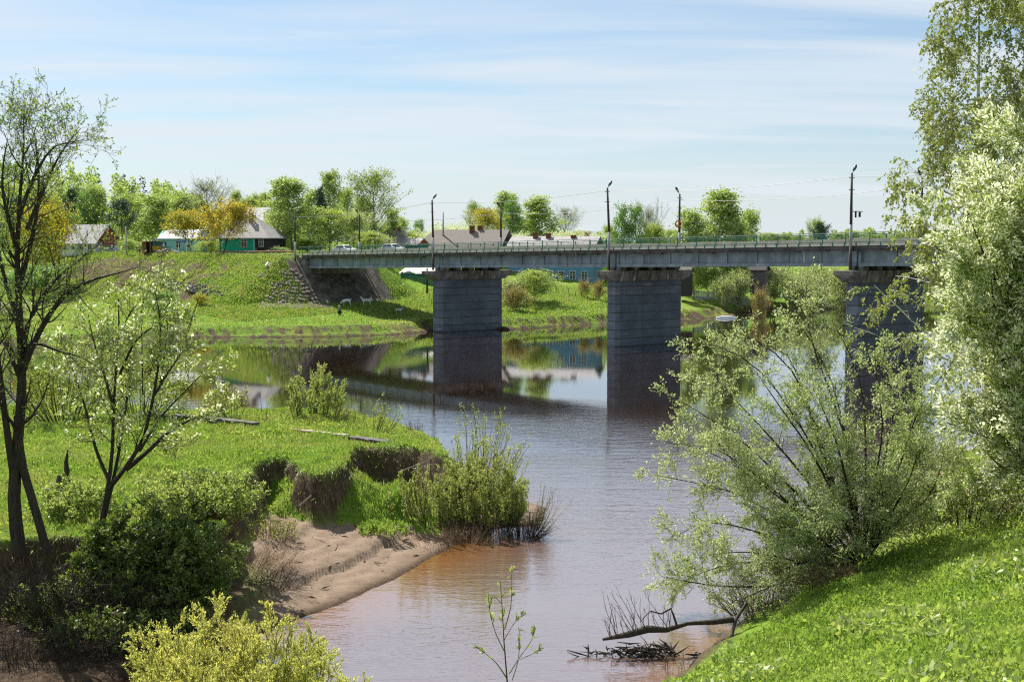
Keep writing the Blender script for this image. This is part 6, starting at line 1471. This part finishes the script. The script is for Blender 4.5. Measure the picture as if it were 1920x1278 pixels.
# broken stump
x, y = G(118, 935, 2.9); z = tz(x, y); e = empty('broken_stump', (x, y, z), 0, 'dark broken tree stump with one jagged limb on the left bank', 'stump')
mb = MB(); mb.tube([(0, 0, -.3), (0, 0, .35), (.02, 0, .8), (-.05, 0, 1.05)], [.42, .34, .26, .14], 9); mb.build('trunk', M['bark'], e)
for px2 in ([(.05, 0, .8), (.16, 0, 1.15), (.14, 0, 1.5), (.2, .05, 1.9)],):
    mb = MB(); mb.tube(px2, [.14, .10, .07, .03], 6); mb.build('limb', M['bark'], e)
# sprouted log in the water, right
r = seed(401); Yl = 40.6
e0 = np.array(W(1160, 1190, Yl)); e0[2] = 0.05
e = empty('sunken_log', tuple(e0), 0, 'crooked dark log lying in the shallows with bare upright shoots', 'log')
main = [(np.array([[W(1375, 1160, Yl + .6), W(1340, 1165, Yl + .5), W(1290, 1168, Yl + .3), W(1250, 1180, Yl), W(1215, 1178, Yl), W(1180, 1188, Yl - .2), W(1130, 1198, Yl - .3)]]), np.array([[.10, .085, .06, .08, .12, .10, .04]])),
        (np.array([[W(1270, 1175, Yl), W(1262, 1150, Yl), W(1258, 1140, Yl), W(1240, 1150, Yl), W(1220, 1145, Yl), W(1214, 1150, Yl), W(1200, 1165, Yl)]]), np.array([[.035, .03, .03, .025, .02, .015, .01]])),
        (np.array([[W(1400, 1130, Yl + 1), W(1380, 1160, Yl + .6), W(1372, 1190, Yl + .2), W(1360, 1215, Yl - .2), W(1362, 1225, Yl - .3), W(1364, 1228, Yl - .3), W(1366, 1232, Yl - .4)]]), np.array([[.05, .05, .05, .05, .09, .06, .03]]))]
Pm = np.concatenate([m_[0] for m_ in main]) - e0; Rm = np.concatenate([m_[1] for m_ in main])
V, Q = tubes([(Pm, Rm)], 7); obj_np('log', mesh_np('log', V, Q, smooth=True), M['bark'], e)
n = 26; t = r.uniform(.45, 1, n); base, _ = at_t(Pm[:1].repeat(n, 0), t); a_ = (r.uniform(-1, .15, n)) ; d = np.stack([a_ * .7, r.normal(0, .25, n), np.ones(n)], 1)
Ps = grow(r, base, d, r.uniform(.5, 1.5, n), 6, .08, .08); Rs = .014 * np.linspace(1, .3, 7)[None].repeat(n, 0)
Ps2, Rs2 = kids(r, Ps, Rs, 3, .2, .9, 30, 8, .3, None, 4, .1, .1, .6)
V, Q = tubes([(Ps, Rs), (Ps2, Rs2)]); obj_np('shoots', mesh_np('shoots', V, Q), M['bark_grey'], e)
# debris masses clinging to the log
r_ = random.Random(5); mb = MB()
for i in range(120):
    c = Vector((r_.gauss(0.7, .7), r_.gauss(-.1, .18), abs(r_.gauss(.06, .10)))); d = Vector((r_.uniform(-1, 1), r_.uniform(-.5, .5), r_.uniform(-.2, .5))).normalized() * r_.uniform(.06, .42); mb.tube([c - d, c + Vector((r_.uniform(-.05, .05), 0, r_.uniform(-.04, .06))), c + d], [.012, r_.uniform(.01, .045), .006], 5)
mb.build('driftwood', M['bark'], e)
log('driftwood_branch', 'pale dead branch poking out of the dark hollow', 'branch', [(748, 884), (790, 868), (830, 848)], 61, .03, 'pale_dead', 5, False)
log('driftwood_branch', 'second pale stick crossing the dark hollow', 'branch', [(770, 886), (800, 870), (832, 872)], 60.5, .025, 'pale_dead', 5, False)
log('driftwood_branch', 'short pale stick leaning in the left hollow', 'branch', [(560, 948), (583, 928)], 54, .03, 'pale_dead', 5, False)
log('fallen_pole', 'long pale pole lying on the far grass right of the middle pier', 'pole', [(1364, 545), (1412, 549)], 222, .09, 'pale_dead', 6)
log('fallen_pole', 'thin pale pole lying before the willow thickets', 'pole', [(1452, 550), (1500, 552)], 222, .09, 'pale_dead', 6)
log('fallen_pole', 'dark plank on the grass left of the left pier', 'pole', [(779, 566), (804, 566)], 206, .09, 'pale_dead', 6)
# upturned boat and planks on the far grass
p = W(1362, 556, 219); e = empty('rowing_boat', (p[0], p[1], tz(p[0], p[1])), rad(12), 'pale upturned boat on trestle planks on the far grass', 'boat')
mb = MB(); st = []
for i in range(9):
    t = i / 8; x = -1.6 + 3.2 * t; w = .55 * math.sin(math.pi * min(max(t, .05), .95)) ** .6; hh = .38 * math.sin(math.pi * min(max(t * .9 + .05, .08), .95)) ** .5; st.append([(x, -w, .55), (x, -w * .7, .55 + hh), (x, 0, .6 + hh), (x, w * .7, .55 + hh), (x, w, .55)])
vs = [q_ for s in st for q_ in s]; mb.add(vs, [(i * 5 + k, i * 5 + k + 1, (i + 1) * 5 + k + 1, (i + 1) * 5 + k) for i in range(8) for k in range(4)] + [(0, 1, 2, 3, 4), tuple(range(40, 45))[::-1]]); mb.build('hull', M['white_wall'], e)
mb = MB()
for x in (-1.0, 1.0): mb.box(x - .06, x + .06, -.7, .7, -.1, .54)
mb.build('trestle', M['old_timber'], e)

# ------------------------------------------------------------------ living things: one skinned surface each
def skin(name, verts, edges, radii, mat, parent=None, loc=None, sub=2, rz=0):
    me = bpy.data.meshes.new(name); me.from_pydata(verts, edges, []); me.materials.append(mat); o = bpy.data.objects.new(name, me); COL.objects.link(o)
    o.modifiers.new('skin', 'SKIN'); me.skin_vertices[0].data[0].use_root = True
    for i, r0 in enumerate(radii): me.skin_vertices[0].data[i].radius = (r0, r0) if not isinstance(r0, tuple) else r0
    s = o.modifiers.new('sub', 'SUBSURF'); s.levels = sub; s.render_levels = sub
    if parent is not None: o.parent = parent
    if loc is not None: o.location = loc
    return o
M['goat'] = surf('white_goat_hair', (0.72, 0.74, 0.76), (0.6, 0.62, 0.64), s=5); M['horn'] = surf('horn', (0.2, 0.17, 0.13), (.12, .1, .08))
def goat(u, v, Y, face, label, graze=False, s=1.0):
    g = ground_line([(u, v)], Y, 0)[0]; e = empty('goat', tuple(g), 0 if face > 0 else math.pi, label, 'goat', 'white goats in the shade under the bridge'); e.scale = (s,) * 3
    hz = (.42, .30) if graze else (1.0, 1.08)
    vt = [(-.42, 0, .72), (-.1, 0, .66), (.30, 0, .70), (.50, 0, .82 if not graze else .66), (.68, 0, hz[1]), (.84, 0, hz[0]),
          (.34, .12, .5), (.33, .12, .27), (.34, .12, .03), (.34, -.12, .5), (.35, -.12, .27), (.38, -.12, .03),
          (-.40, .12, .52), (-.50, .12, .30), (-.46, .12, .03), (-.40, -.12, .52), (-.46, -.12, .30), (-.42, -.12, .03), (-.56, 0, .80), (-.62, 0, .90)]
    ed = [(1, 0), (1, 2), (2, 3), (3, 4), (4, 5), (2, 6), (6, 7), (7, 8), (2, 9), (9, 10), (10, 11), (0, 12), (12, 13), (13, 14), (0, 15), (15, 16), (16, 17), (0, 18), (18, 19)]
    vt[0], vt[1] = vt[1], vt[0]; sw = {0: 1, 1: 0}; ed = [(sw.get(a, a), sw.get(b_, b_)) for a, b_ in ed]
    rr_ = [.20, .16, .20, .11, .10, .045, .07, .04, .035, .07, .04, .035, .09, .045, .035, .09, .045, .035, .035, .02]
    skin('body', vt, ed, rr_, M['goat'], e)
    mb = MB()
    for y in (-.05, .05): mb.tube([(.66, y, hz[1] + .08), (.60, y * 1.6, hz[1] + .22), (.50, y * 2, hz[1] + .28)], [.025, .018, .006], 5)
    mb.build('horns', M['horn'], e)
    mb = MB()
    for y in (-1, 1): mb.tube([(.64, y * .08, hz[1] + .02), (.60, y * .18, hz[1] - .02)], [.035, .012], 5)
    mb.build('ears', M['goat'], e)
goat(650, 573, 203, -1, 'white goat standing below the stone cone, leftmost of three', True, 1.15)
goat(687, 573, 203, -1, 'white goat with raised head in the middle of the shade', False, 1.2)
goat(748, 588, 197, 1, 'small white goat nearest the left pier', False, .85)
# person sitting on the meadow
g = ground_line([(636, 590)], 200, 0)[0]; e = empty('person', tuple(g), rad(200), 'person in pale hat and grey green jacket sitting on the meadow', 'person')
vt = [(0, 0, .42), (0, .02, .62), (0, .06, .86), (0, .08, .98), (0, .10, 1.08), (0, .12, 1.20), (.10, .10, .44), (.14, .45, .50), (.14, .50, .10), (.14, .64, .05), (-.10, .10, .44), (-.14, .45, .48), (-.14, .48, .10), (-.14, .62, .05),
      (.20, .06, .84), (.26, .20, .64), (.14, .40, .62), (.10, .46, .62), (-.20, .06, .84), (-.26, .20, .64), (-.14, .40, .60), (-.10, .46, .60)]
ed = [(0, 1), (1, 2), (2, 3), (3, 4), (4, 5), (0, 6), (6, 7), (7, 8), (8, 9), (0, 10), (10, 11), (11, 12), (12, 13), (2, 14), (14, 15), (15, 16), (16, 17), (2, 18), (18, 19), (19, 20), (20, 21)]
M['jacket'] = surf('grey_green_jacket', (0.10, 0.13, 0.11), (.07, .09, .08)); M['hat'] = surf('pale_hat', (.6, .62, .62), (.5, .52, .52)); M['trousers'] = surf('black_trousers', (.02, .02, .022), (.03, .03, .03)); M['skin'] = surf('skin', (.5, .32, .24), (.45, .28, .2))
skin('body', vt, ed, [.15, .15, .15, .06, .085, .08, .09, .075, .05, .045, .09, .075, .05, .045, .065, .05, .038, .03, .065, .05, .038, .03], M['skin'], e)
skin('jacket', [(0, 0, .40), (0, .02, .62), (0, .06, .88), (.20, .06, .86), (.27, .20, .64), (.16, .37, .62), (-.20, .06, .86), (-.27, .20, .64), (-.16, .37, .60)], [(0, 1), (1, 2), (2, 3), (3, 4), (4, 5), (2, 6), (6, 7), (7, 8)], [.19, .19, .17, .09, .075, .06, .09, .075, .06], M['jacket'], e)
skin('trousers', [(0, .03, .40), (.11, .14, .44), (.15, .46, .50), (.15, .51, .12), (-.11, .14, .44), (-.15, .46, .48), (-.15, .49, .12)], [(0, 1), (1, 2), (2, 3), (0, 4), (4, 5), (5, 6)], [.17, .12, .10, .07, .12, .10, .07], M['trousers'], e)
mb = MB(); mb.tube([(0, .10, 1.17), (0, .10, 1.20), (0, .10, 1.27), (0, .1, 1.32)], [.17, .12, .115, .06], 12); mb.build('hat', M['hat'], e, smooth=True)
mb = MB(); mb.tube([(0, 0, 0), (0, 0, .30)], [.17, .19], 8); mb.build('seat', M['old_timber'], None, loc=g, smooth=False); st_ = bpy.data.objects['seat']; st_.name = 'low_stool'; tag(st_, 'low stool under the sitting person', 'stool')
